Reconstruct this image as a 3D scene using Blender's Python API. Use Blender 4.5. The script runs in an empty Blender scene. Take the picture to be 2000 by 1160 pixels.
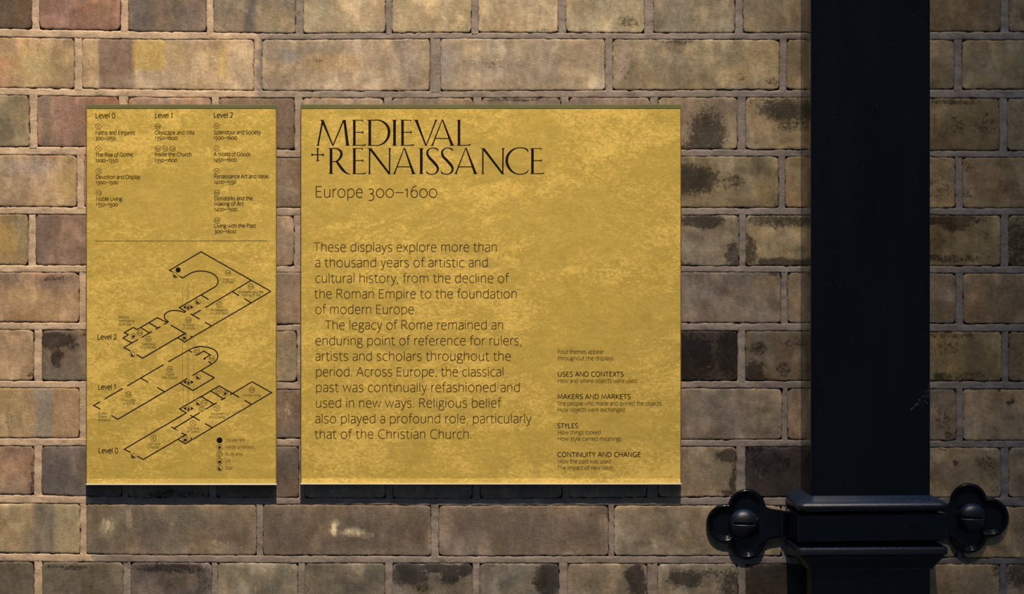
import bpy, math, random
import numpy as np
from mathutils import Vector

# ------------------------------------------------------------------ frame
S = 0.0007            # metres per photo pixel on the plane of the brick faces
D = 3.5               # camera distance from the wall
ZC = 1.45             # eye height
def P(px, py, d=0.0):
    """point seen at photo pixel (px,py), standing d metres proud of the wall"""
    k = S * (D - d) / D
    return ((px - 1000) * k, -d, ZC + (580 - py) * k)
C = bpy.context.scene.collection

# ------------------------------------------------------------------ camera
cam = bpy.data.cameras.new('camera'); cam.sensor_width = 36
cam.lens = 36 * D / (2000 * S)
co = bpy.data.objects.new('camera', cam); C.objects.link(co)
co.location = (0, -D, ZC); co.rotation_euler = (math.pi / 2, 0, 0)
bpy.context.scene.camera = co
vs = bpy.context.scene.view_settings
vs.view_transform = 'Standard'; vs.look = 'None'; vs.gamma = 1; vs.exposure = 0.0
vs.use_curve_mapping = False
# ------------------------------------------------------------------ world + lights
w = bpy.data.worlds.new('gallery'); bpy.context.scene.world = w; w.use_nodes = True
bgn = w.node_tree.nodes['Background']
bgn.inputs['Color'].default_value = (0.50, 0.72, 1.0, 1); bgn.inputs['Strength'].default_value = 0.135
def lamp(name, kind, loc, aim, energy, color, **kw):
    l = bpy.data.lights.new(name, kind); l.energy = energy; l.color = color
    for k, v in kw.items(): setattr(l, k, v)
    o = bpy.data.objects.new(name, l); C.objects.link(o); o.location = loc
    o.rotation_euler = (Vector(aim) - Vector(loc)).to_track_quat('-Z', 'Y').to_euler()
    return o
SPOT_E, SKY_E = 3400, 36.0
lamp('gallery_spotlight', 'SPOT', (0.14, -4.1, ZC + 6.2), P(590, -60), SPOT_E, (1.0, 0.80, 0.56),
     spot_size=math.radians(18.6), spot_blend=1.0, shadow_soft_size=0.05)
lamp('skylight', 'AREA', (0.6, -2.2, ZC + 3.6), (0.3, -0.1, ZC - 0.4), SKY_E, (0.62, 0.80, 0.98), shape='RECTANGLE', size=3.6, size_y=1.6)

# ------------------------------------------------------------------ helpers
def tag(o, label=None, cat=None, group=None, kind=None):
    for k, v in (('label', label), ('category', cat), ('group', group), ('kind', kind)):
        if v: o[k] = v
    return o
def empty(name, loc):
    o = bpy.data.objects.new(name, None); C.objects.link(o); o.location = loc
    o.empty_display_size = 0.05
    return o
def mesh(name, V, F, mat, parent=None, smooth=False, attrs=None):
    V = np.asarray(V, dtype=float)
    if parent is not None:
        V = V - np.array(parent.location)
    me = bpy.data.meshes.new(name)
    me.from_pydata([tuple(v) for v in V], [], F)
    if attrs:
        for an, (typ, data) in attrs.items():
            a = me.attributes.new(an, typ, 'POINT')
            if typ == 'FLOAT_COLOR':
                c4 = np.ones((len(V), 4), dtype=np.float32); c4[:, :3] = data
                a.data.foreach_set('color', c4.ravel())
            else:
                a.data.foreach_set('value', np.asarray(data, dtype=np.float32))
    if smooth:
        me.polygons.foreach_set('use_smooth', [True] * len(me.polygons))
    me.materials.append(mat); me.update()
    o = bpy.data.objects.new(name, me); C.objects.link(o)
    if parent is not None: o.parent = parent
    return o
rng = np.random.RandomState(7)
_perm = rng.rand(64, 64)
def vnoise(x, y, seed=0):
    x = np.asarray(x, float) + seed * 17.31; y = np.asarray(y, float) + seed * 9.77
    xi = np.floor(x).astype(int); yi = np.floor(y).astype(int)
    fx = x - xi; fy = y - yi; fx = fx * fx * (3 - 2 * fx); fy = fy * fy * (3 - 2 * fy)
    g = lambda a, b: _perm[(a + (b // 64) * 7) % 64, (b + (a // 64) * 13) % 64]
    return (g(xi, yi) * (1 - fx) + g(xi + 1, yi) * fx) * (1 - fy) + (g(xi, yi + 1) * (1 - fx) + g(xi + 1, yi + 1) * fx) * fy
def fbm(x, y, seed=0, o=3):
    s = 0; a = 1; t = 0
    for i in range(o):
        s = s + a * vnoise(x * 2 ** i, y * 2 ** i, seed + i * 5); t += a; a *= .5
    return s / t
def lin(c):
    c = np.asarray(c, float) / 255.0
    return np.where(c <= .04045, c / 12.92, ((c + .055) / 1.055) ** 2.4)

# ------------------------------------------------------------------ materials
class NT:
    def __init__(s, name):
        s.m = bpy.data.materials.new(name); s.m.use_nodes = True
        s.t = s.m.node_tree; s.b = s.t.nodes['Principled BSDF']
    def n(s, typ, **kw):
        nd = s.t.nodes.new(typ)
        for k, v in kw.items(): setattr(nd, k, v)
        return nd
    def l(s, a, b): s.t.links.new(a, b)
    def attr(s, name): return s.n('ShaderNodeAttribute', attribute_name=name)
    def pos(s, scale=(1, 1, 1), rnd=False):
        g = s.n('ShaderNodeNewGeometry'); mp = s.n('ShaderNodeMapping'); mp.inputs['Scale'].default_value = scale
        s.l(g.outputs['Position'], mp.inputs['Vector'])
        if rnd:
            oi = s.n('ShaderNodeObjectInfo'); mu = s.math('MULTIPLY', oi.outputs['Random'], 37.0)
            cb = s.n('ShaderNodeCombineXYZ'); s.l(mu, cb.inputs[1]); s.l(cb.outputs[0], mp.inputs['Location'])
        return mp.outputs[0]
    def noise(s, vec, scale, detail=4, rough=.55, dist=0):
        nd = s.n('ShaderNodeTexNoise'); nd.inputs['Scale'].default_value = scale; nd.inputs['Detail'].default_value = detail
        nd.inputs['Roughness'].default_value = rough; nd.inputs['Distortion'].default_value = dist
        s.l(vec, nd.inputs['Vector']); return nd.outputs['Fac']
    def vor(s, vec, scale, feature='F1'):
        nd = s.n('ShaderNodeTexVoronoi', feature=feature); nd.inputs['Scale'].default_value = scale
        s.l(vec, nd.inputs['Vector']); return nd.outputs['Distance']
    def math(s, op, a, b=None, clamp=False):
        nd = s.n('ShaderNodeMath', operation=op, use_clamp=clamp)
        for i, v in enumerate((a, b)):
            if v is None: continue
            if isinstance(v, (int, float)): nd.inputs[i].default_value = v
            else: s.l(v, nd.inputs[i])
        return nd.outputs[0]
    def ramp(s, fac, a, b, lo=0.0, hi=1.0):
        nd = s.n('ShaderNodeMapRange', interpolation_type='SMOOTHSTEP'); nd.clamp = True
        s.l(fac, nd.inputs[0])
        for i, v in zip((1, 2, 3, 4), (a, b, lo, hi)): nd.inputs[i].default_value = v
        return nd.outputs[0]
    def mix(s, fac, a, b, mode='MIX'):
        nd = s.n('ShaderNodeMix', data_type='RGBA', blend_type=mode)
        if isinstance(fac, (int, float)): nd.inputs[0].default_value = fac
        else: s.l(fac, nd.inputs[0])
        for i, v in ((6, a), (7, b)):
            if isinstance(v, tuple): nd.inputs[i].default_value = (*v, 1)
            else: s.l(v, nd.inputs[i])
        return nd.outputs[2]
    def gray(s, v):
        nd = s.n('ShaderNodeCombineColor')
        for i in range(3): s.l(v, nd.inputs[i])
        return nd.outputs[0]
    def bump(s, h, strength, dist, prev=None):
        nd = s.n('ShaderNodeBump'); nd.inputs['Strength'].default_value = strength; nd.inputs['Distance'].default_value = dist
        s.l(h, nd.inputs['Height'])
        if prev is not None: s.l(prev, nd.inputs['Normal'])
        return nd.outputs[0]
    def out(s, color=None, rough=.8, spec=.3, normal=None, **kw):
        if isinstance(color, tuple): s.b.inputs['Base Color'].default_value = (*color, 1)
        elif color is not None: s.l(color, s.b.inputs['Base Color'])
        if isinstance(rough, (int, float)): s.b.inputs['Roughness'].default_value = rough
        else: s.l(rough, s.b.inputs['Roughness'])
        s.b.inputs['Specular IOR Level'].default_value = spec
        if normal is not None: s.l(normal, s.b.inputs['Normal'])
        for k, v in kw.items(): s.b.inputs[k.replace('_', ' ')].default_value = v
        return s.m

def mat_brick():
    n = NT('aged_stock_brick'); p = n.pos(rnd=True); pv = n.pos(scale=(1.6, 1, .55), rnd=True)
    base = n.attr('col').outputs['Color']; st = n.attr('stain').outputs['Fac']; lt = n.attr('pale').outputs['Fac']
    n1 = n.noise(p, 22, 7, .66); n2 = n.noise(p, 170, 5, .68); n3 = n.noise(pv, 55, 7, .72, .5); n4 = n.noise(p, 520, 3, .6)
    v = n.math('MULTIPLY', n.ramp(n1, .28, .72, .78, 1.19), n.ramp(n2, .25, .75, .84, 1.14))
    v = n.math('MULTIPLY', v, n.ramp(n3, .32, .68, .86, 1.13))
    v = n.math('MULTIPLY', v, n.ramp(n4, .3, .7, .90, 1.09))
    c = n.mix(1.0, base, n.gray(v), 'MULTIPLY')
    # hue drift between ochre and mauve grey
    c = n.mix(n.ramp(n.noise(p, 30, 6, .7), .50, .66, 0, .40), c, n.mix(1.0, c, (1.12, .95, .76), 'MULTIPLY'))
    c = n.mix(n.ramp(n.noise(pv, 24, 6, .7), .50, .66, 0, .45), c, n.mix(1.0, c, (.92, .85, .93), 'MULTIPLY'))
    # pale bloom and grime
    c = n.mix(n.ramp(n.noise(pv, 70, 7, .75, .6), .60, .72, 0, .40), c, n.mix(1.0, c, (1.45, 1.42, 1.38), 'MULTIPLY'))
    c = n.mix(n.ramp(n.noise(p, 42, 9, .80, .3), .60, .68, 0, .38), c, n.mix(1.0, c, (.52, .50, .50), 'MULTIPLY'))
    # soot stains: soft field from the mesh, broken up by noise
    ns = n.noise(p, 210, 10, .86, .4)
    k = n.math('ADD', st, n.math('MULTIPLY', n.math('SUBTRACT', ns, .5), 2.1))
    k = n.math('SUBTRACT', k, n.ramp(st, .0, .12, .35, 0))
    c = n.mix(n.ramp(k, .44, .68, 0, .88), c, n.mix(1.0, c, (.20, .205, .25), 'MULTIPLY'))
    c = n.mix(n.math('MULTIPLY', st, .40), c, n.mix(1.0, c, (.62, .57, .53), 'MULTIPLY'))
    k2 = n.math('ADD', lt, n.math('MULTIPLY', n.math('SUBTRACT', n.noise(pv, 150, 7, .72), .5), 1.6))
    c = n.mix(n.ramp(k2, .56, .63, 0, .9), c, n.mix(1.0, c, (1.75, 1.7, 1.6), 'MULTIPLY'))
    # pits and grit
    pit = n.ramp(n.vor(p, 210), .06, .20, 1, 0); gate = n.ramp(n.noise(p, 48, 3), .60, .70, 0, 1)
    pit = n.math('MULTIPLY', pit, gate)
    c = n.mix(n.math('MULTIPLY', pit, .70), c, (.025, .02, .017))
    h = n.math('ADD', n.math('MULTIPLY', n1, .8), n.math('MULTIPLY', n2, .42))
    h = n.math('ADD', h, n.math('MULTIPLY', n4, .34)); h = n.math('ADD', h, n.math('MULTIPLY', n3, .3))
    h = n.math('SUBTRACT', h, n.math('MULTIPLY', pit, .5))
    h = n.math('SUBTRACT', h, n.ramp(k, .46, .72, 0, .16))
    nb = n.bump(h, .6, .0024)
    return n.out(c, .88, .15, nb)
def mat_mortar():
    n = NT('lime_mortar'); p = n.pos()
    base = n.attr('col').outputs['Color']
    n1 = n.noise(p, 40, 5, .6); n2 = n.noise(p, 330, 4, .65)
    v = n.math('MULTIPLY', n.ramp(n1, .25, .75, .80, 1.16), n.ramp(n2, .2, .8, .82, 1.16))
    c = n.mix(1.0, base, n.gray(v), 'MULTIPLY')
    c = n.mix(n.ramp(n.noise(n.pos(scale=(.5, 1, 1.5)), 90, 8, .78), .53, .66, 0, .70), c, n.mix(1.0, c, (.42, .42, .46), 'MULTIPLY'))
    h = n.math('ADD', n1, n.math('MULTIPLY', n2, .5))
    return n.out(c, .92, .1, n.bump(h, .85, .0016))
def mat_gap():
    n = NT('dark_joint_recess'); return n.out((.055, .045, .036), .95, .05)
def mat_gold():
    n = NT('gold_leaf_under_glass'); p = n.pos(); ph = n.pos(scale=(1, 1, 1.9))
    big = n.noise(ph, 5.5, 5, .60, .5); mid = n.noise(ph, 30, 8, .74, .7); fine = n.noise(n.pos(scale=(1, 1, 1.7)), 230, 6, .78, .4)
    grain = n.noise(p, 800, 2, .6)
    c = n.mix(n.ramp(mid, .32, .68), (.495, .358, .074), (.600, .424, .094))
    m = n.math('ADD', n.math('MULTIPLY', big, .80), n.math('MULTIPLY', mid, .45))
    m = n.math('ADD', m, n.math('MULTIPLY', n.math('SUBTRACT', fine, .5), .75))
    c = n.mix(n.ramp(m, .60, .78, 0, .80), c, (.80, .56, .140))
    dk = n.math('ADD', n.noise(n.pos(scale=(1, 1, 2.2)), 11, 7, .70, .5), n.math('MULTIPLY', n.math('SUBTRACT', fine, .5), .45))
    c = n.mix(n.ramp(dk, .56, .74, 0, .55), c, (.30, .235, .062))
    c = n.mix(n.ramp(n.noise(p, 34, 4), .66, .76, 0, .4), c, (.62, .36, .11))
    v = n.math('MULTIPLY', n.ramp(fine, .25, .75, .84, 1.16), n.ramp(grain, .2, .8, .90, 1.10))
    c = n.mix(1.0, c, n.gray(v), 'MULTIPLY')
    nb = n.bump(n.math('ADD', mid, n.math('MULTIPLY', fine, .7)), .14, .001)
    n.b.inputs['Metallic'].default_value = .12
    return n.out(c, .5, .3, nb)
def mat_plain(name, c, rough=.6, spec=.3, **kw):
    n = NT(name); return n.out(c, rough, spec, **kw)
def mat_glass_edge(name, c, c2):
    n = NT(name); f = n.noise(n.pos(scale=(.25, 1, 3)), 60, 4, .6)
    return n.out(n.mix(n.ramp(f, .35, .65), c, c2), .18, .5)
def mat_iron():
    n = NT('black_gloss_painted_iron'); p = n.pos()
    f = n.noise(p, 60, 5, .6); big = n.noise(n.pos(scale=(3, 3, .5)), 10, 4, .6)
    spk = n.math('MULTIPLY', n.ramp(n.vor(p, 300), .06, .14, 1, 0), n.ramp(n.noise(n.pos(scale=(1, 1, .6)), 60, 3), .56, .66, 0, .7))
    c = n.mix(n.ramp(big, .3, .7), (.0010, .0018, .0040), (.0022, .0036, .0068))
    c = n.mix(spk, c, (.12, .115, .11))
    hb = n.math('ADD', n.math('MULTIPLY', big, 1.2), n.math('MULTIPLY', f, .5))
    nb = n.bump(hb, .07, .0004)
    r = n.ramp(f, .3, .7, .09, .20)
    return n.out(c, r, .32, nb)
def mat_dust_sheen():
    n = NT('dusty_iron_painted_sky_sheen'); p = n.pos()
    g = n.n('ShaderNodeNewGeometry'); sp = n.n('ShaderNodeSeparateXYZ'); n.l(g.outputs['Normal'], sp.inputs[0])
    up = n.ramp(sp.outputs[2], .15, .8)            # upward faces: dust tone with a blue sky reflection painted in
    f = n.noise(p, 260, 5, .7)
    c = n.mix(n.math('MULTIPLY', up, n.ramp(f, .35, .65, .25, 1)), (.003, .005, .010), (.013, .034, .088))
    nb = n.bump(n.noise(p, 170, 6, .7), .35, .0012)
    return n.out(c, .36, .5, nb)
M_brick, M_mortar, M_gap, M_gold, M_iron, M_dust_sheen = mat_brick(), mat_mortar(), mat_gap(), mat_gold(), mat_iron(), mat_dust_sheen()
M_ink = mat_plain('dark_brown_ink', (.009, .006, .005), .7, .08)
M_thin = mat_plain('thin_brown_ink', (.12, .072, .022), .55, .2)
M_text = mat_plain('brown_black_ink', (.050, .031, .012), .7, .08)
M_green = mat_glass_edge('green_glass_edge', (.135, .142, .058), (.170, .168, .075))
M_side = mat_glass_edge('olive_glass_side', (.16, .125, .03), (.10, .08, .025))
M_edge_glow = mat_glass_edge('painted_glow_glass_edge', (.95, .86, .66), (.85, .74, .52))  # pale colour stands in for light glowing out through the bottom edge

# ------------------------------------------------------------------ wall
XW0, XW1 = -1.9, 2.7
# bed joints: (y_top, y_bottom) at x = 0, 300, 560, 900, 1400, 1900
BX = [-300, 0, 300, 560, 900, 1400, 1900, 2300]
BED = [
 ((56, 72), (62, 77), (66, 77), (64, 75), (65, 77), (62, 78)),
 ((172, 185), (175, 190), (178, 191), (178, 191), (176, 190), (175, 192)),
 ((287, 302), (288, 304), (292, 308), (292, 306), (292, 305), (295, 307)),
 ((404, 418), (405, 420), (406, 422), (406, 420), (406, 420), (407, 420)),
 ((518, 532), (519, 532), (520, 532), (520, 531), (520, 531), (520, 534)),
 ((629, 644), (632, 645), (634, 646), (632, 646), (631, 646), (633, 648)),
 ((744, 757), (745, 759), (746, 761), (745, 759), (744, 758), (745, 760)),
 ((856, 871), (857, 871), (857, 872), (858, 872), (859, 872), (861, 874)),
 ((966, 983), (972, 985), (972, 985), (974, 987), (971, 987), (972, 989)),
 ((1080, 1097), (1085, 1098), (1085, 1100), (1087, 1100), (1086, 1101), (1090, 1102)),
]
def bed(k, x):
    """(top,bottom) of bed joint k (0..9 in view, others extrapolated)"""
    x = np.asarray(x, float)
    kk = min(max(k, 0), 9); off = (k - kk) * 114.5
    t = [b[0] for b in BED[kk]]; u = [b[1] for b in BED[kk]]
    t = [t[0]] + t + [t[-1]]; u = [u[0]] + u + [u[-1]]
    return np.interp(x, BX, t) + off, np.interp(x, BX, u) + off
H = lambda *a: a
# per course: the edges of each brick across the wall
ROWS = {
 0: [(-98, 62), (76, 235), (250, 403), (416, 577), (592, 753), (765, 921), (934, 1090), (1105, 1259), (1276, 1436), (1451, 1612), (1627, 1785), (1800, 1955), (1970, 2125)],
 1: [(-190, 145), (160, 496), (511, 840), (860, 1182), (1196, 1523), (1536, 1864), (1879, 2212)],
 2: [(-98, 57), (72, 232), (250, 413), (427, 575), (590, 750), (765, 925), (940, 1095), (1110, 1270), (1285, 1441), (1456, 1612), (1627, 1785), (1800, 1952), (1967, 2122)],
 3: [(-188, 150), (164, 500), (513, 845), (858, 1185), (1198, 1521), (1533, 1866), (1880, 2214)],
 4: [(-100, 55), (69, 232), (250, 413), (427, 574), (590, 750), (765, 925), (940, 1095), (1110, 1270), (1285, 1444), (1456, 1612), (1627, 1785), (1800, 1955), (1970, 2124)],
 5: [(-190, 155), (168, 500), (513, 845), (858, 1185), (1198, 1526), (1538, 1867), (1881, 2214)],
 6: [(-96, 66), (81, 236), (250, 413), (427, 580), (592, 750), (765, 925), (940, 1095), (1110, 1270), (1285, 1441), (1456, 1612), (1627, 1785), (1800, 1957), (1970, 2125)],
 7: [(-188, 155), (169, 500), (513, 845), (858, 1185), (1198, 1528), (1538, 1868), (1881, 2214)],
 8: [(-96, 66), (81, 238), (250, 408), (423, 584), (595, 753), (767, 923), (938, 1098), (1112, 1264), (1285, 1438), (1456, 1612), (1627, 1785), (1800, 1955), (1970, 2125)],
 9: [(-188, 156), (168, 501), (513, 842), (856, 1189), (1199, 1527), (1538, 1868), (1881, 2214)],
 10: [(-96, 66), (82, 240), (255, 414), (424, 582), (595, 752), (766, 923), (936, 1092), (1108, 1264), (1284, 1441), (1456, 1612), (1627, 1785), (1800, 1953), (1965, 2122)],
}
# colours read off the photograph (display values under the photo's light, undone below with LIGHT)
COL = {
 0: [(112, 88, 62), (152, 110, 84), (132, 108, 82), (150, 128, 94), (184, 157, 112), (190, 162, 112), (198, 168, 120), (168, 147, 106), (140, 124, 94), (120, 106, 82), (80, 70, 52), (82, 70, 50), (78, 70, 55)],
 1: [(182, 145, 98), (196, 160, 112), (176, 148, 110), (176, 149, 110), (150, 130, 92), (106, 92, 70), (78, 70, 52)],
 2: [(150, 128, 88), (154, 116, 90), (176, 136, 104), (136, 108, 82), (172, 142, 110), (150, 122, 94), (140, 116, 92), (140, 114, 92), (136, 116, 88), (130, 112, 80), (80, 70, 50), (80, 69, 48), (75, 70, 58)],
 3: [(176, 140, 95), (170, 135, 95), (140, 114, 85), (150, 122, 88), (126, 108, 76), (118, 100, 70), (80, 70, 52)],
 4: [(156, 130, 86), (138, 108, 86), (150, 120, 90), (152, 124, 94), (150, 120, 90), (140, 115, 88), (136, 112, 88), (130, 110, 88), (124, 110, 88), (130, 114, 84), (78, 68, 50), (86, 73, 48), (72, 66, 50)],
 5: [(165, 127, 86), (160, 125, 88), (148, 118, 87), (140, 112, 84), (112, 98, 82), (106, 90, 70), (75, 65, 50)],
 6: [(166, 131, 88), (124, 102, 78), (140, 112, 84), (152, 127, 88), (140, 115, 86), (130, 108, 84), (120, 100, 80), (110, 94, 76), (66, 55, 46), (94, 80, 64), (76, 66, 50), (82, 71, 48), (76, 63, 43)],
 7: [(164, 132, 84), (140, 112, 80), (116, 95, 74), (120, 100, 78), (115, 100, 82), (95, 81, 66), (86, 77, 62)],
 8: [(146, 112, 82), (104, 88, 75), (120, 104, 84), (108, 90, 74), (130, 114, 92), (124, 108, 88), (120, 104, 86), (116, 100, 84), (120, 102, 78), (47, 41, 39), (72, 64, 50), (90, 79, 61), (73, 65, 51)],
 9: [(150, 125, 87), (118, 100, 76), (108, 91, 71), (112, 94, 75), (116, 101, 79), (100, 86, 66), (86, 76, 56)],
 10: [(102, 89, 69), (106, 93, 71), (96, 83, 72), (121, 109, 86), (111, 99, 79), (112, 100, 82), (116, 104, 86), (116, 101, 79), (113, 101, 81), (80, 70, 58), (80, 72, 56), (90, 78, 58), (78, 69, 54)],
}
# local colour patches: x, y, rx, ry, display colour, strength, box?
PATCH = [
 (80, 120, 55, 26, (172, 150, 84), .6, 0), (10, 140, 30, 30, (188, 130, 78), .6, 1), (70, 150, 60, 20, (196, 160, 100), .5, 0),
 (227, 125, 35, 60, (150, 118, 92), .95, 1), (292, 108, 32, 30, (212, 170, 76), .9, 1), (345, 100, 25, 25, (200, 162, 92), .5, 0), (436, 120, 12, 34, (208, 164, 84), .8, 1), (300, 155, 60, 16, (202, 168, 130), .6, 0),
 (176, 120, 15, 60, (192, 150, 98), .6, 1),
 (275, 25, 22, 40, (112, 98, 88), .8, 0), (370, 30, 30, 30, (110, 95, 84), .5, 0), (488, 28, 12, 45, (100, 92, 86), .85, 0), (540, 40, 30, 25, (176, 150, 104), .5, 0),
 (600, 105, 60, 20, (146, 130, 112), .5, 0), (640, 120, 70, 18, (200, 160, 100), .7, 0), (560, 110, 25, 12, (135, 125, 118), .6, 0), (800, 120, 30, 45, (150, 132, 114), .5, 0), (870, 125, 20, 45, (150, 134, 116), .6, 0),
 (980, 125, 70, 20, (150, 132, 104), .6, 0), (1130, 110, 40, 30, (176, 146, 104), .5, 0), (1215, 120, 12, 45, (168, 140, 118), .6, 0),
 (1450, 140, 25, 22, (158, 128, 76), .6, 0), (1330, 140, 60, 30, (132, 116, 92), .5, 0),
 (90, 240, 10, 60, (132, 112, 88), .8, 1), (150, 225, 50, 30, (170, 120, 90), .4, 0), (210, 197, 40, 8, (176, 112, 70), .8, 0),
 (130, 350, 18, 40, (184, 146, 70), .7, 0), (60, 325, 60, 18, (168, 146, 126), .6, 0), (40, 370, 50, 25, (186, 146, 104), .5, 0),
 (15, 470, 22, 35, (178, 138, 58), .8, 0), (40, 450, 20, 25, (158, 132, 90), .5, 0),
 (110, 550, 45, 25, (140, 112, 90), .6, 0), (60, 575, 40, 12, (178, 140, 84), .6, 0), (20, 600, 30, 20, (172, 128, 88), .5, 0),
 (30, 690, 40, 30, (168, 130, 88), .5, 0), (120, 735, 40, 20, (116, 104, 84), .6, 0),
 (85, 810, 18, 60, (136, 122, 104), .85, 1), (130, 810, 28, 60, (158, 120, 80), .8, 1), (30, 790, 30, 30, (176, 144, 80), .5, 0),
 (30, 900, 40, 20, (150, 110, 80), .4, 0), (110, 930, 30, 40, (84, 76, 72), .6, 0),
 (88, 1035, 24, 60, (116, 102, 84), .85, 1), (130, 1030, 26, 60, (148, 130, 88), .7, 1),
 (215, 1030, 20, 22, (146, 130, 96), .7, 0), (300, 1045, 40, 30, (96, 82, 68), .7, 0), (450, 1060, 30, 25, (98, 84, 70), .5, 0), (410, 1065, 40, 10, (146, 126, 94), .5, 0),
 (560, 1040, 40, 35, (92, 77, 62), .7, 0), (690, 1039, 22, 7, (186, 166, 120), .8, 0), (652, 1030, 5, 14, (186, 164, 118), .9, 0), (700, 1060, 60, 15, (92, 78, 62), .6, 0), (820, 1020, 18, 30, (92, 76, 64), .6, 0),
 (1000, 1040, 60, 20, (98, 84, 72), .6, 0), (1120, 1030, 40, 25, (96, 80, 66), .6, 0), (1240, 1020, 30, 25, (104, 90, 70), .5, 0),
 (1340, 800, 80, 30, (104, 92, 78), .5, 0), (1300, 560, 60, 25, (120, 104, 90), .5, 0), (1490, 555, 25, 20, (122, 104, 72), .6, 0),
 (1500, 470, 30, 30, (140, 122, 84), .5, 0), (1495, 250, 22, 30, (150, 128, 88), .6, 0), (1490, 380, 25, 30, (140, 118, 70), .6, 0),
 (1900, 780, 40, 35, (94, 84, 68), .4, 0), (1868, 911, 4, 3, (150, 80, 30), 1, 0),
]
# soot: x, y, rx, ry, strength
SOOT = [
 (1380, 265, 30, 45, .75), (1335, 290, 45, 10, .6), (1330, 240, 25, 12, .4), (1530, 215, 45, 20, .75), (1545, 245, 25, 14, .6), (1480, 200, 30, 8, .5),
 (1345, 350, 55, 25, .8), (1420, 355, 40, 14, .55), (1330, 330, 40, 14, .5), (1510, 395, 14, 10, .5),
 (1370, 432, 40, 12, .8), (1325, 425, 30, 8, .6), (1430, 500, 16, 24, .75), (1320, 515, 30, 6, .7), (1530, 432, 70, 12, .7), (1462, 490, 10, 30, .7), (1530, 512, 60, 8, .75), (1515, 535, 22, 6, .6),
 (1330, 700, 60, 45, .80), (1425, 690, 20, 45, .75), (1470, 735, 22, 25, .85), (1480, 680, 14, 14, .6), (1560, 670, 40, 10, .5), (1530, 720, 12, 16, .6), (1440, 770, 8, 6, .4),
 (1425, 890, 22, 12, .85), (1433, 940, 5, 28, .85), (1420, 962, 10, 6, .7), (1460, 880, 30, 10, .6), (1400, 880, 10, 5, .4),
 (1520, 1140, 90, 40, .85), (1340, 1130, 30, 16, .75), (1390, 1120, 34, 8, .6), (1425, 1140, 12, 26, .7), (1560, 1110, 50, 14, .6),
 (1070, 1130, 22, 30, .9), (1240, 1125, 16, 22, .85), (1245, 1150, 20, 14, .7), (800, 1120, 30, 22, .85), (850, 1110, 60, 8, .8), (880, 1125, 16, 14, .8), (905, 1112, 14, 12, .8), (820, 1145, 14, 14, .6),
 (960, 1105, 30, 5, .5), (330, 1110, 60, 8, .7), (400, 1140, 12, 40, .5), (320, 1135, 30, 20, .4), (130, 1108, 50, 5, .6), (175, 1130, 5, 40, .5), (20, 1130, 30, 25, .3),
 (110, 665, 30, 14, .85), (112, 698, 10, 16, .8), (140, 675, 14, 12, .6), (90, 655, 12, 8, .6), (162, 655, 8, 5, .5), (110, 545, 30, 8, .55), (12, 545, 16, 6, .4), (60, 735, 10, 5, .7),
 (14, 820, 10, 20, .45), (62, 930, 4, 40, .6), (25, 1005, 8, 8, .4),
 (1230, 45, 18, 12, .6), (1340, 45, 30, 16, .35), (1180, 20, 40, 12, .35), (1060, 58, 20, 5, .5), (1320, 82, 45, 5, .55), (1505, 160, 14, 8, .6), (1445, 150, 8, 16, .5),
 (900, 50, 14, 10, .45), (1220, 145, 10, 12, .5), (960, 128, 40, 7, .45), (548, 200, 20, 12, .3), (560, 240, 16, 22, .35), (1000, 196, 60, 4, .6), (790, 82, 20, 3, .5), (620, 118, 8, 8, .5), (130, 165, 14, 6, .4),
 (1860, 200, 50, 5, .6), (1870, 240, 20, 18, .5), (1925, 245, 20, 25, .5), (1835, 260, 18, 25, .4), (1920, 225, 10, 8, .5),
 (1830, 370, 24, 22, .5), (1895, 330, 12, 12, .5), (1890, 380, 10, 14, .5), (1960, 372, 50, 3, .5),
 (1850, 430, 60, 8, .85), (1870, 440, 25, 10, .8), (1850, 505, 70, 8, .6), (1985, 480, 22, 50, .65), (1830, 470, 20, 20, .45), (1930, 460, 16, 12, .45),
 (1850, 655, 60, 6, .6), (1850, 680, 22, 18, .5), (1880, 735, 60, 8, .55), (1835, 735, 12, 8, .7), (1985, 700, 20, 30, .4),
 (1840, 810, 22, 25, .5), (1855, 850, 10, 8, .6), (1930, 900, 14, 24, .5), (1945, 945, 14, 20, .45), (1830, 880, 40, 5, .5), (1975, 985, 20, 6, .6),
 (1990, 1120, 22, 30, .7), (1866, 905, 7, 5, .95), (1953, 762, 3, 3, 1.2), (1975, 754, 3, 2, 1.2), (1971, 786, 4, 3, 1.2), (1945, 1110, 8, 14, .6), (1860, 1115, 40, 4, .3),
 (1500, 905, 60, 22, .5), (330, 965, 60, 8, .6), (540, 735, 30, 5, .5), (1750, 900, 30, 30, .3),
]
PALE = [(210, 1028, 14, 16, .62), (430, 1058, 26, 6, .55), (460, 1070, 24, 4, .5), (652, 1032, 5, 15, .8), (715, 1046, 16, 6, .8), (500, 1140, 8, 14, .5), (620, 1112, 20, 5, .4), (1290, 150, 40, 3, .35), (900, 1035, 30, 3, .4), (1140, 1025, 14, 10, .4), (260, 1120, 3, 24, .5), (720, 30, 24, 8, .4), (1000, 15, 40, 14, .35), (1360, 240, 16, 20, .4), (1340, 385, 50, 10, .35), (1500, 490, 20, 12, .35), (1485, 925, 4, 12, .7), (1480, 915, 8, 4, .6), (1495, 940, 5, 10, .5), (252, 1012, 6, 18, .9), (212, 1040, 12, 12, .5), (560, 800, 6, 30, .6), (690, 1040, 24, 8, .5), (1345, 690, 12, 16, .5), (1370, 735, 14, 8, .4), (1550, 202, 18, 3, .6),
 (960, 118, 100, 2, .6), (1912, 665, 2, 28, .55), (1225, 168, 12, 3, .4), (1340, 200, 20, 3, .3), (430, 1040, 30, 4, .4), (1390, 1145, 18, 10, .3), (560, 780, 5, 5, .6)]
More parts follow.
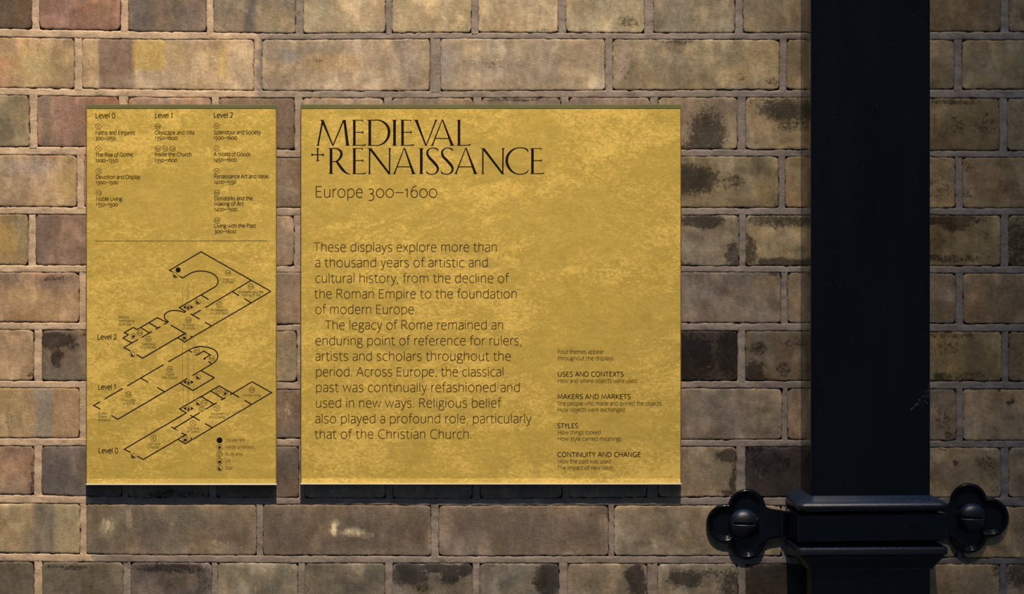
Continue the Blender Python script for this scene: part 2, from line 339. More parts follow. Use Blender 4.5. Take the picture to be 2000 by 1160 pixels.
# smooth illumination of a white wall in this light set-up (used once to turn the photo's brick colours into reflectance)
LX = [0, 500, 1000, 1350, 1600, 1800, 2000]; LY = [0, 300, 600, 900, 1160]
LIGHT = None
LIGHT = [[[1.32, 1.149, 0.939], [1.38, 1.201, 0.978], [1.378, 1.201, 0.98], [1.246, 1.099, 0.91], [0.995, 0.898, 0.77], [0.7, 0.659, 0.604], [0.419, 0.432, 0.446]], [[1.235, 1.076, 0.885], [1.296, 1.13, 0.924], [1.285, 1.122, 0.921], [1.152, 1.017, 0.849], [0.921, 0.831, 0.719], [0.654, 0.617, 0.569], [0.396, 0.411, 0.425]], [[1.139, 0.995, 0.824], [1.204, 1.051, 0.864], [1.181, 1.034, 0.854], [1.041, 0.922, 0.778], [0.82, 0.746, 0.654], [0.578, 0.551, 0.518], [0.352, 0.37, 0.391]], [[1.032, 0.908, 0.759], [1.105, 0.969, 0.802], [1.066, 0.939, 0.782], [0.914, 0.816, 0.698], [0.704, 0.649, 0.581], [0.486, 0.475, 0.459], [0.294, 0.32, 0.351]], [[0.94, 0.832, 0.702], [1.019, 0.899, 0.75], [0.968, 0.858, 0.721], [0.806, 0.73, 0.632], [0.605, 0.568, 0.52], [0.409, 0.41, 0.41], [0.245, 0.279, 0.318]]]
def illum(x, y):
    if LIGHT is None: return np.array([1.4, 1.1, .8])
    x = min(max(x, 0), 2000); y = min(max(y, 0), 1160)
    i = min(int(np.searchsorted(LX, x, 'right')) - 1, len(LX) - 2); j = min(int(np.searchsorted(LY, y, 'right')) - 1, 3)
    fx = (x - LX[i]) / (LX[i + 1] - LX[i]); fy = (y - LY[j]) / (LY[j + 1] - LY[j])
    L = np.array(LIGHT)
    return (L[j, i] * (1 - fx) + L[j, i + 1] * fx) * (1 - fy) + (L[j + 1, i] * (1 - fx) + L[j + 1, i + 1] * fx) * fy
def albedo(rgb, x, y):
    a = lin(rgb) / illum(x, y); g = a @ np.array([.3, .6, .1])
    return np.clip(a + (g * np.array([1.12, .97, .88]) - a) * .20, .02, .72) * np.array([1.17, 1.17, 1.22])

wall = empty('wall_back', (0.0, 0.0, 0.0)); tag(wall, kind='structure')
DEPTH = 0.012
def build_brick(x0, x1, k, rgb, fine=True, seed=0):
    xm = (x0 + x1) / 2
    yt = (lambda x: bed(k - 1, x)[1]); yb = (lambda x: bed(k, x)[0])
    ym = float(yt(xm) + yb(xm)) / 2
    step = 5.0 if fine else 40.0
    nx = max(4, int((x1 - x0) / step)); ny = max(3, int(100 / step))
    # parameter values with dense rows by the edges for the worn arris
    def par(n):
        u = np.linspace(0, 1, n + 1)
        if fine:
            e = [.0, 1.2 / (n * step), 3.0 / (n * step)]
            u = np.concatenate([e, u[1:-1], [1 - e[2], 1 - e[1], 1]])
        return u
    U, Vv = np.meshgrid(par(nx), par(ny))
    X = x0 + 0.6 + (x1 - x0 - 1.2) * U
    T = yt(X) + 0.6; B = yb(X) - 0.8
    Y = T + (B - T) * Vv
    # distance to edge in pixels
    ex = np.minimum(U, 1 - U) * (x1 - x0); ey = np.minimum(Vv, 1 - Vv) * (B - T)
    amp = 1.0
    wx = (fbm(X / 9, Y / 5, seed, 4) - .5) * 4.2 * amp * np.clip(1 - ex / 12, 0, 1)
    wy = (fbm(X / 7, Y / 30, seed + 40, 4) - .5) * 4.0 * amp * np.clip(1 - ey / 10, 0, 1)
    X = X + wx; Y = Y + wy
    # rounded corners
    cr = 7.0 + 5 * vnoise(seed * 1.3, k * 2.1)
    dxc = np.clip(cr - ex, 0, None); dyc = np.clip(cr - ey, 0, None)
    rr = np.sqrt(dxc ** 2 + dyc ** 2); over = np.clip(rr - cr, 0, None)
    sx = np.where(U < .5, 1, -1); sy = np.where(Vv < .5, 1, -1)
    X = X + sx * over * .7 * (dxc > 0); Y = Y + sy * over * .7 * (dyc > 0)
    e = np.minimum(ex, ey)
    d = (fbm(X / 60, Y / 40, seed + 3, 3) - .5) * 0.0009 + (fbm(X / 14, Y / 12, seed + 9, 2) - .5) * 0.0003
    d = d - 0.0009 * np.clip(1 - e / 2.0, 0, 1) ** 1.5 - 0.0002 * np.clip(1 - e / 8, 0, 1) ** 2
    off = (vnoise(seed * 3.7, 1.0) - .5) * 0.0011
    d = d + off
    kx = S
    VX = (X - 1000) * kx; VZ = ZC + (580 - Y) * kx
    V = np.stack([VX, -d, VZ], -1)
    ny1, nx1 = X.shape
    idx = np.arange(ny1 * nx1).reshape(ny1, nx1)
    F = [(int(a), int(b), int(c), int(e_)) for a, b, c, e_ in zip(idx[:-1, :-1].ravel(), idx[1:, :-1].ravel(), idx[1:, 1:].ravel(), idx[:-1, 1:].ravel())]
    loop = list(idx[0, :]) + list(idx[1:, -1]) + list(idx[-1, -2::-1]) + list(idx[-2:0:-1, 0])
    V = V.reshape(-1, 3); back = V[loop].copy(); back[:, 1] = DEPTH
    nb = len(V); n = len(loop)
    F += [(int(loop[i]), int(loop[(i + 1) % n]), nb + (i + 1) % n, nb + i) for i in range(n)]
    # colour fields
    xs = X.ravel(); ys = Y.ravel()
    base = albedo(rgb, xm, ym) if fine or (0 <= k <= 10 and -200 < xm < 2100) else albedo(rgb, 800, 500) * .8
    t = fbm(xs / 70, ys / 45, seed + 21, 3)[:, None]; t2 = fbm(xs / 28, ys / 60, seed + 31, 3)[:, None]
    col = base[None, :] * (1 + (t - .5) * .34) * (1 + (t2 - .5) * .26)
    col = col * (1 + (fbm(xs / 50, ys / 50, seed + 51, 2)[:, None] - .5) * np.array([[.16, .02, -.22]]))
    stain = np.zeros(len(xs)); pale = np.zeros(len(xs))
    if fine:
        rs = float(vnoise(seed * 5.3, 2.0)); dirt = .35 + .65 * (xm > 1190 or ym > 1090) if ym < 1180 else 1
        fb = fbm(xs / 34, ys / 22, seed + 61, 4)
        dm = dirt * np.clip((fb - .46 - .10 * rs) * 3.4, 0, 1)
        stain = dm * .34; col = col * (1 - .30 * dm[:, None])
        light = np.clip((fbm(xs / 26, ys / 44, seed + 83, 4) - .56) * 3.0, 0, .45)[:, None]
        col = col * (1 + light * np.array([[.9, .85, .8]]))
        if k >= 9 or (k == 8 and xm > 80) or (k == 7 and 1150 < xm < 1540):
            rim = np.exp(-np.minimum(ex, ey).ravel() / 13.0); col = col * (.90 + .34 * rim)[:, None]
        wobx = (fbm(xs / 18, ys / 18, 71, 3) - .5) * 22; woby = (fbm(xs / 18, ys / 18, 77, 3) - .5) * 22
        for (px, py, rx, ry, c, s, box) in PATCH:
            if px + rx + 40 < x0 or px - rx - 40 > x1 or not (ym - 52 < py < ym + 52): continue
            if box:
                q = np.maximum(np.abs(xs - px) / rx, np.abs(ys + woby * .4 - py) / ry); m = np.clip((1.05 - q) * (rx / 4.0), 0, 1)
            else:
                q = np.sqrt(((xs + wobx - px) / rx) ** 2 + ((ys + woby * .6 - py) / ry) ** 2); m = np.clip(1.45 - q, 0, 1); m = m * m * (3 - 2 * m)
            ca = albedo(c, xm, ym)
            col = col + (ca[None, :] - col) * (m * s)[:, None]
        for (px, py, rx, ry, s) in SOOT:
            if px + rx + 40 < x0 or px - rx - 40 > x1 or not (ym - 56 < py < ym + 56): continue
            q = np.sqrt(((xs + wobx * .8 - px) / rx) ** 2 + ((ys + woby * .5 - py) / ry) ** 2)
            stain = np.maximum(stain, s * np.clip(1.6 - q * .85, 0, 1) ** .8 * .97)
        for (px, py, rx, ry, s) in PALE:
            if px + rx + 20 < x0 or px - rx - 20 > x1 or not (ym - 56 < py < ym + 56): continue
            q = np.sqrt(((xs - px) / rx) ** 2 + ((ys - py) / ry) ** 2)
            pale = np.maximum(pale, s * np.clip(1.6 - q * .8, 0, 1))
    ed = np.minimum(ex, ey).ravel()
    stain = np.maximum(stain, .95 * np.clip(fbm(xs / 26, ys / 26, 33, 3) - .18, 0, 1) * np.clip(1 - ed / 8, 0, 1))
    col = np.clip(col, .012, .9)
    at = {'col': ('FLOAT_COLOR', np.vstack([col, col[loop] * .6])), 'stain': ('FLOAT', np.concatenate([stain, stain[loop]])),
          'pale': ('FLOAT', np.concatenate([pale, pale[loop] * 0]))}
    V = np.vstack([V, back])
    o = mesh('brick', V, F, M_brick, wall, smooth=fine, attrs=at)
    return o
PAL = [(150, 122, 88), (128, 106, 80), (112, 96, 78), (140, 104, 78), (120, 108, 84), (96, 82, 66), (158, 130, 90)]
random.seed(11)
seed = 0
perp = {}
for k in range(-2, 13):
    src = k if 0 <= k <= 10 else (k % 2)
    row = list(ROWS[src]); cols = list(COL[src])
    fine_row = 0 <= k <= 10
    spec = [(a, b, c if fine_row else random.choice(PAL), fine_row and b > -5 and a < 2005 and not (a > 1600 and b < 1790)) for (a, b), c in zip(row, cols)]
    pitch = 171.5 if k % 2 == 0 else 343.0
    a, b = row[0]
    while a > -1150:
        a -= pitch; b = a + (pitch - 14); spec.insert(0, (a, b, random.choice(PAL), False))
    a, b = row[-1]
    while b < 2950:
        a += pitch; b = a + (pitch - 14); spec.append((a, b, random.choice(PAL), False))
    perp[k] = [(s[1], t[0]) for s, t in zip(spec, spec[1:])]
    for (a, b, c, fn) in spec:
        seed += 1
        build_brick(a, b, k, c, fn, seed)

# mortar: bed ribbons and perpends, one joined part
def mortar_col(x, y):
    """cream re-pointing at the left, weathered grey-mauve elsewhere (reflectance)"""
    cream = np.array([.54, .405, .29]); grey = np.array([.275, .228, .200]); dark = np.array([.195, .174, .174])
    lim = np.where(y < 330, 505, np.where(y < 960, 200, 180))
    a = np.clip((lim - x + (vnoise(x / 9, y / 9, 3) - .5) * 14) / 6, 0, 1)
    midc = np.clip(1 - np.abs(x - 565) / 60, 0, 1) * .40 * (y > 180) * (y < 900)
    a = np.maximum(a, midc)[:, None]
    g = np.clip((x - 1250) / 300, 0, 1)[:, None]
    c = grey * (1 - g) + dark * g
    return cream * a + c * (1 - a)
MV, MF, MC = [], [], []
def ribbon(fx, n, seed, wide):
    """fx(t)-> (ax,ay,bx,by): the two edges of the joint at parameter t; builds a 6-wide strip with ragged edges"""
    prof = [0, .06, .22, .5, .78, .94, 1]
    base = len(MV)
    for i in range(n + 1):
        t = i / n
        ax, ay, bx, by = fx(t)
        for j, q in enumerate(prof):
            x = ax + (bx - ax) * q; y = ay + (by - ay) * q
            L = math.hypot(bx - ax, by - ay) or 1
            nx, ny = (bx - ax) / L, (by - ay) / L
            if j in (0, 1): r = -0.9 + 7.0 * max(0, float(fbm(x / 9, y / 9, seed, 4)) - .46)
            elif j in (5, 6): r = -(-1.2 + 6.5 * max(0, float(fbm(x / 9, y / 9, seed + 8, 4)) - .50))
            else: r = 0
            x += nx * r; y += ny * r
            d = -0.0009 + (float(fbm(x / 22, y / 12, seed + 3, 3)) - .5) * 0.0024
            d += {0: -.0035, 1: -.0002, 2: .0003, 3: -.0001, 4: .0003, 5: -.0002, 6: -.0035}[j]
            MV.append(((x - 1000) * S, -d, ZC + (580 - y) * S)); MC.append((x, y))
    w_ = len(prof)
    for i in range(n):
        for j in range(w_ - 1):
            a = base + i * w_ + j
            MF.append((a, a + 1, a + w_ + 1, a + w_))
for k in range(-3, 13):
    xa, xb = -1150, 2950
    def fx(t, k=k):
        x = xa + (xb - xa) * t; tt, bb = bed(k, x); return x, float(tt) - .3, x, float(bb) + .3
    ribbon(fx, 820, 100 + k, 14)
for k in range(-2, 13):
    for (a, b) in perp[k]:
        vis = -20 < a < 2010 and 0 <= k <= 10
        ya = float(bed(k - 1, a)[1]) - 1.5; yb_ = float(bed(k, a)[0]) + 1.5
        ribbon(lambda t: (a - .3, ya + (yb_ - ya) * t, b + .3, ya + (yb_ - ya) * t), 20 if vis else 4, 200 + k, 12)
mxy = np.array(MC)
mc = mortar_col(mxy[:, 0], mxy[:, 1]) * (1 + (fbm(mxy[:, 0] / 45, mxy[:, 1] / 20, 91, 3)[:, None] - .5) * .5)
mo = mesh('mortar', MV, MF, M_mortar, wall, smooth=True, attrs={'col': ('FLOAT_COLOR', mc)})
tag(mo, kind='stuff')
def box(name, p0, p1, mat, parent=None):
    (x0, y0, z0), (x1, y1, z1) = p0, p1
    V = [(x0, y0, z0), (x1, y0, z0), (x1, y1, z0), (x0, y1, z0), (x0, y0, z1), (x1, y0, z1), (x1, y1, z1), (x0, y1, z1)]
    F = [(0, 1, 5, 4), (1, 2, 6, 5), (2, 3, 7, 6), (3, 0, 4, 7), (4, 5, 6, 7), (3, 2, 1, 0)]
    return mesh(name, V, F, mat, parent)
box('joint_bed', ((-1150 - 1000) * S, .0075, ZC + (580 - 1550) * S), ((2950 - 1000) * S, .0118, ZC + (580 + 240) * S), M_gap, wall)
# the rest of the masonry, beyond the bricks built one by one
nb_ = NT('distant_brickwork'); bt = nb_.n('ShaderNodeTexBrick'); mp_ = nb_.n('ShaderNodeMapping'); tc = nb_.n('ShaderNodeNewGeometry')
mp_.inputs['Rotation'].default_value = (math.pi / 2, 0, 0); nb_.l(tc.outputs['Position'], mp_.inputs[0]); nb_.l(mp_.outputs[0], bt.inputs['Vector'])
bt.inputs['Scale'].default_value = 1; bt.inputs['Brick Width'].default_value = .24; bt.inputs['Row Height'].default_value = .08; bt.inputs['Mortar Size'].default_value = .005
bt.inputs['Color1'].default_value = (.33, .25, .16, 1); bt.inputs['Color2'].default_value = (.24, .19, .13, 1); bt.inputs['Mortar'].default_value = (.36, .30, .26, 1)
M_far = nb_.out(bt.outputs['Color'], .9, .1)
box('masonry', (XW0, .012, 0.0), (XW1, .30, 8.6), M_far, wall)
nf = NT('stone_floor'); fl = nf.n('ShaderNodeTexBrick'); nf.l(nf.pos(), fl.inputs['Vector'])
fl.inputs['Scale'].default_value = 1; fl.inputs['Brick Width'].default_value = .8; fl.inputs['Row Height'].default_value = .5; fl.inputs['Mortar Size'].default_value = .003
fl.inputs['Color1'].default_value = (.34, .31, .27, 1); fl.inputs['Color2'].default_value = (.28, .26, .23, 1); fl.inputs['Mortar'].default_value = (.03, .03, .03, 1)
fo = box('floor', (XW0, -4.6, -.05), (XW1, .012, 0.0), nf.out(fl.outputs['Color'], .5, .3)); tag(fo, kind='structure')

# ------------------------------------------------------------------ drainpipe
SX0, SX1, SD = 1563.5, 1789.0, 0.120     # shaft sides (wall pixels) and depth
def wx(px): return (px - 1000) * S
def rect_loop(o, z, r=0.004, n=4, back=0.010):
    """open-backed rounded rectangle round the shaft, outset o; returns loop of points from back-left to back-right"""
    xl, xr, yf = wx(SX0) - o, wx(SX1) + o, -(SD + o)
    pts = [(xl, -back, z)]
    for i in range(n + 1):
        a = math.pi + i / n * math.pi / 2
        pts.append((xl + r + r * math.cos(a), yf + r + r * math.sin(a), z))
    for i in range(n + 1):
        a = 1.5 * math.pi + i / n * math.pi / 2
        pts.append((xr - r + r * math.cos(a), yf + r + r * math.sin(a), z))
    pts.append((xr, -back, z))
    return pts
def loft(name, prof, mat, parent, r=.004, back=.010, smooth=False, cap=True, tilt=0.0, ring=False):
    V, F = [], []
    n = None
    if ring: prof = list(prof) + [prof[0]]
    for (o, z) in prof:
        L = rect_loop(o, z, min(r, .004 + o), back=back); n = len(L); V += L
    for i in range(len(prof) - 1):
        for j in range(n - 1):
            a = i * n + j; F.append((a, a + 1, a + n + 1, a + n))
        if not ring: F.append((i * n + n - 1, i * n, i * n + n, i * n + 2 * n - 1))
    if ring:
        F.append(tuple(i * n for i in range(len(prof) - 1))); F.append(tuple(i * n + n - 1 for i in range(len(prof) - 2, -1, -1)))
    elif cap:
        F.append(tuple(range(n - 1, -1, -1))); m = (len(prof) - 1) * n; F.append(tuple(range(m, m + n)))
    if tilt:
        cx = (wx(SX0) + wx(SX1)) / 2; V = [(x, y, z + (x - cx) * tilt) for x, y, z in V]
    F = [tuple(reversed(f)) for f in F]
    o = mesh(name, V, F, mat, parent)
    if smooth:
        o.data.polygons.foreach_set('use_smooth', [True] * len(o.data.polygons))
        try: o.data.set_sharp_from_angle(angle=math.radians(38))
        except Exception: pass
    return o
pipe = empty('drainpipe', (wx(1676), 0, 0.0))
tag(pipe, 'square black painted cast iron drainpipe running up the brick wall', 'drainpipe')
ZF = lambda y, d=.14: ZC + (580 - y) * S * (D - d) / D
sh = loft('shaft', [(0, 0.0), (0, 8.6)], M_iron, pipe, r=.003, smooth=True)
TILT = 0.012
up = [(-.003, ZF(968)), (.0015, ZF(971)), (.006, ZF(973.5)), (.0115, ZF(977)), (.0165, ZF(981)), (.0195, ZF(985)), (.0205, ZF(989)), (.0205, ZF(993)), (.0190, ZF(997)), (.0155, ZF(1000)), (.010, ZF(1002)), (-.003, ZF(1002.5))]
loft('upper_moulding', up[::-1], M_dust_sheen, pipe, r=.010, smooth=True, tilt=TILT * .5, back=.0)
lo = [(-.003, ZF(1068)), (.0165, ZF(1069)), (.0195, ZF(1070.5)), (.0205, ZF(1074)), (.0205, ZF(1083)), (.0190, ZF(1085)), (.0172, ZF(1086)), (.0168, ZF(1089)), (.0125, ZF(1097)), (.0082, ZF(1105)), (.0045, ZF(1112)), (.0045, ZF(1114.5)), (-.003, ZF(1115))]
loft('lower_moulding', lo[::-1], M_dust_sheen, pipe, r=.007, smooth=True, tilt=TILT * .5, back=.0)
loft('collar_core', [(.008, ZF(1070)), (.008, ZF(1000))], mat_plain('matt_black_core', (.004, .004, .005), .8, .1), pipe, r=.004, back=.0)  # matt black core seen in the gaps between band and mouldings

cw = random.Random(5); CV, CF = [], []
for i in range(70):
    t = cw.random(); x = 1778 + 38 * t; y = 800 - 12 * t - cw.random() ** .7 * 42 * t ** 1.3; q = .35 + .75 * cw.random()
    b_ = len(CV); CV += [P(x - q, y, SD + .0004), P(x, y - q, SD + .0012), P(x + q, y, SD + .0004), P(x, y + q, SD + .0009)]
    CF += [(b_, b_ + 1, b_ + 2), (b_, b_ + 2, b_ + 3)]
tag(mesh('cobweb', CV, CF, mat_plain('pale_dust', (.22, .24, .27), .9, .1), pipe), 'scrap of pale cobweb near the right edge of the pipe', kind='stuff')
br = empty('pipe_bracket', (wx(1676), 0, ZF(1030)))
tag(br, 'black iron wall bracket clasping the drainpipe, with two trefoil bolt plates', 'bracket')
bd = [(.0095, ZF(1004.5)), (.0165, ZF(1004.8)), (.0192, ZF(1006.5)), (.0192, ZF(1056)), (.0165, ZF(1058)), (.0095, ZF(1058.5))]
loft('band', bd[::-1], M_iron, br, r=.004, smooth=True, tilt=TILT, back=.0, ring=True)
ROS_L = (1453.0, 1023.5); ROS_R = (1897.0, 1012.0)
def trefoil(cx, cy, side):
    """side=-1: lobes point left (outwards); side=+1 right. px coordinates on wall"""
    lobes = [(side * 35.5, -1.0), (side * -5.5, -31.5), (side * -5.5, 31.5)]
    TH = 0.012
    rings = [(39.5, 0.0), (39.5, .0040), (38.8, .0070), (37.2, .0090), (35.0, .0098), (32.6, .0092), (30.8, .0076), (29.8, .0060), (28.4, .0063), (27.4, .0060), (26.4, .0030), (25.0, .0026), (16, .0024)]
    N = 144; V, F = [], []
    for (R, h) in rings:
        for i in range(N):
            a = 2 * math.pi * i / N; dx, dy = math.cos(a), math.sin(a)
            rad = max(R * .80, 12)
            for (lx, ly) in lobes:
                Rl = R * (.975 if lx * side > 20 else .945)
                b = dx * lx + dy * ly; q = b * b - (lx * lx + ly * ly - Rl * Rl)
                if q > 0 and b + math.sqrt(q) > 0: rad = max(rad, b + math.sqrt(q))
            V.append(P(cx + dx * rad, cy + dy * rad, h))
    for k in range(len(rings) - 1):
        for i in range(N):
            a = k * N + i; b = k * N + (i + 1) % N
            F.append((a, a + N, b + N, b))
    c = len(V); V.append(P(cx, cy, .0044))
    k = (len(rings) - 1) * N
    for i in range(N): F.append((k + i, c, k + (i + 1) % N))
    return V, F
def ear(cx, cy, side, xin, ytop, ybot):
    """flat arm joining the plate to the band: side is the outward direction"""
    xo = cx - side * 30
    V, F = [], []
    rows = [(0.0, 0), (.0090, 0), (.0108, 2.0), (.0108, None), (.0108, 2.0), (.0090, 0), (0.0, 0)]
    n = 14
    for i in range(n + 1):
        t = i / n
        x = xo + (xin - xo) * t
        flare = 13 * max(0, 1 - t * 2.4) ** 2
        yt, yb = ytop[0] + (ytop[1] - ytop[0]) * t - flare, ybot[0] + (ybot[1] - ybot[0]) * t + flare
        e = .020 * max(0, (t - .72) / .28) ** 1.5
        for (y, d) in ((yt, 0), (yt, .0085 + e), (yt + 2.5, .0105 + e), (yb - 2.5, .0105 + e), (yb, .0085 + e), (yb, 0)):
            V.append(P(x, y, d))
    for i in range(n):
        for j in range(5):
            a = i * 6 + j; F.append((a, a + 1, a + 7, a + 6))
    F.append((0, 1, 2, 3, 4, 5)); m = n * 6; F.append((m + 5, m + 4, m + 3, m + 2, m + 1, m))
    return V, F
def bolt(cx, cy, R=29.5, base=.0044, hgt=.0150):
    V, F = [], []
    ss = 1.5
    zs = sorted(set([-R * math.cos(math.pi * i / 22) for i in range(23)] + [-ss - .6, -ss + .2, ss - .2, ss + .6]))
    zs = [z for z in zs if abs(z) > ss + 1.0 or abs(abs(z) - ss) < 1.0]
    nx = 28
    for z in zs:
        c = math.sqrt(max(R * R - z * z, 0.0))
        for j in range(nx + 1):
            x = -c * math.cos(math.pi * j / nx)
            r2 = min(1, (x * x + z * z) / (R * R))
            h = hgt * (1 - r2) ** .42 * .92 + hgt * .08 if r2 < .9999 else 0.0
            if abs(z) < ss and abs(x) < R * .66: h -= .0042
            V.append(P(cx + x, cy + z + x * .02, base + h))
    n1 = nx + 1
    for i in range(len(zs) - 1):
        for j in range(nx): a = i * n1 + j; F.append((a, a + n1, a + n1 + 1, a + 1))
    # skirt down to the plate
    rim = []; m = 72; b0 = len(V)
    for i in range(m):
        a = 2 * math.pi * i / m
        V.append(P(cx + (R + .2) * math.cos(a), cy + (R + .2) * math.sin(a), base - .004))
        V.append(P(cx + (R - .1) * math.cos(a), cy + (R - .1) * math.sin(a), base + .0034))
    for i in range(m):
        j = (i + 1) % m; F.append((b0 + 2 * i, b0 + 2 * i + 1, b0 + 2 * j + 1, b0 + 2 * j))
    return V, F
def recalc(o):
    import bmesh
    bm = bmesh.new(); bm.from_mesh(o.data); bmesh.ops.recalc_face_normals(bm, faces=bm.faces); bm.to_mesh(o.data); bm.free()
for (cx, cy), side in ((ROS_L, -1), (ROS_R, 1)):
    V, F = trefoil(cx, cy, side)
    pl = mesh('bolt_plate', V, F, M_iron, br, smooth=True); recalc(pl)
    if side < 0: V, F = ear(cx, cy, side, 1542, (990, 999), (1055, 1046))
    else: V, F = ear(cx, cy, side, 1812, (981, 992), (1044, 1040))
    e_ = mesh('arm', V, F, M_iron, br, smooth=False); recalc(e_)
    V, F = bolt(cx + (0 if side < 0 else 2), cy)
    b_ = mesh('slotted_bolt', V, F, M_dust_sheen, br, smooth=True)
    tag(b_, 'round domed bolt head with a horizontal slot')
    recalc(b_)

# ------------------------------------------------------------------ signs
SD_ = 0.0150          # how far the gold faces stand off the wall
TD = SD_ + 0.00006     # printing
def sign(name, x0, x1, y0, y1, label):
    e = empty(name, (P((x0 + x1) / 2, y1, 0)[0], 0, P(0, y1, SD_)[2])); tag(e, label, 'sign')
    # gold sheet; its lower lip is added, tilted up to imitate a bright edge reflection
    yt, yb = y0 + 8.5, y1 - 3.0
    bb = 9.0; sb = 5.5
    V = [P(x0 + 1.6, yt, SD_), P(x0 + 1.6 + sb, yt, SD_), P(x1 - 1.6 - sb, yt, SD_), P(x1 - 1.6, yt, SD_),
         P(x0 + 1.6, yb - bb, SD_), P(x0 + 1.6 + sb, yb - bb, SD_), P(x1 - 1.6 - sb, yb - bb, SD_), P(x1 - 1.6, yb - bb, SD_),
         P(x0 + 1.6, yb, SD_ + .0014), P(x0 + 1.6 + sb, yb, SD_ + .0014), P(x1 - 1.6 - sb, yb, SD_ + .0014), P(x1 - 1.6, yb, SD_ + .0014)]
    F = [(4, 5, 1, 0), (5, 6, 2, 1), (6, 7, 3, 2), (8, 9, 5, 4), (9, 10, 6, 5), (10, 11, 7, 6)]
    # thickness
    B = [P(x0 + 1.6, yt, .004), P(x1 - 1.6, yt, .004), P(x1 - 1.6, yb, .004), P(x0 + 1.6, yb, .004)]
    b = len(V); V += B
    F += [(0, 1, 2, 3, b + 1, b), (b, b + 3, 8, 4, 0), (b + 1, 3, 7, 11, b + 2), (b + 3, b + 2, 11, 10, 9, 8), (b, b + 1, b + 2, b + 3)]
    g = mesh('gold_sheet', V, F, M_gold, e); recalc(g)
    def bar(nm, a, mat):
        (xa, ya, xb, yb_, d0, d1, ch) = a
        V = [P(xa, ya, d0), P(xb, ya, d0), P(xb, yb_, d0), P(xa, yb_, d0), P(xa, ya + ch, d1), P(xb, ya + ch, d1), P(xb, yb_, d1), P(xa, yb_, d1)]
        F = [(4, 7, 6, 5), (0, 1, 2, 3), (0, 4, 5, 1), (3, 2, 6, 7), (0, 3, 7, 4), (1, 5, 6, 2)]
        o = mesh(nm, V, F, mat, e); recalc(o); return o
    tag(bar('glass_edge', (x0, y0, x1, y0 + 8.5, .004, SD_ + .0006, 1.5), M_green), 'greenish glass edge along the top')
    tag(bar('glass_edge', (x0, y1 - 3.0, x1, y1, .004, SD_ + .0018, 0), M_edge_glow), 'thin glass edge along the bottom, coloured pale for the light glowing through it')
    bar('glass_edge', (x0, y0 + 8.5, x0 + 1.6, y1 - 3.0, .004, SD_ + .0006, 0), M_side)
    bar('glass_edge', (x1 - 1.6, y0 + 8.5, x1, y1 - 3.0, .004, SD_ + .0006, 0), M_side)
    box('back_batten', (P(x0 + 30, 0)[0], -.0045, P(0, y0 + 60)[2] - .02), (P(x1 - 30, 0)[0], .003, P(0, y0 + 60)[2]), M_side, e)
    box('back_batten', (P(x0 + 30, 0)[0], -.0045, P(0, y1 - 60)[2] - .02), (P(x1 - 30, 0)[0], .003, P(0, y1 - 60)[2]), M_side, e)
    return e
plan = sign('floor_plan_sign', 168, 540.5, 203, 947, 'narrow gold glass sign with a floor plan of three levels, left of the big one')
intro = sign('title_sign', 587, 1330.5, 203, 946, 'large square gold glass sign headed MEDIEVAL + RENAISSANCE in black capitals')

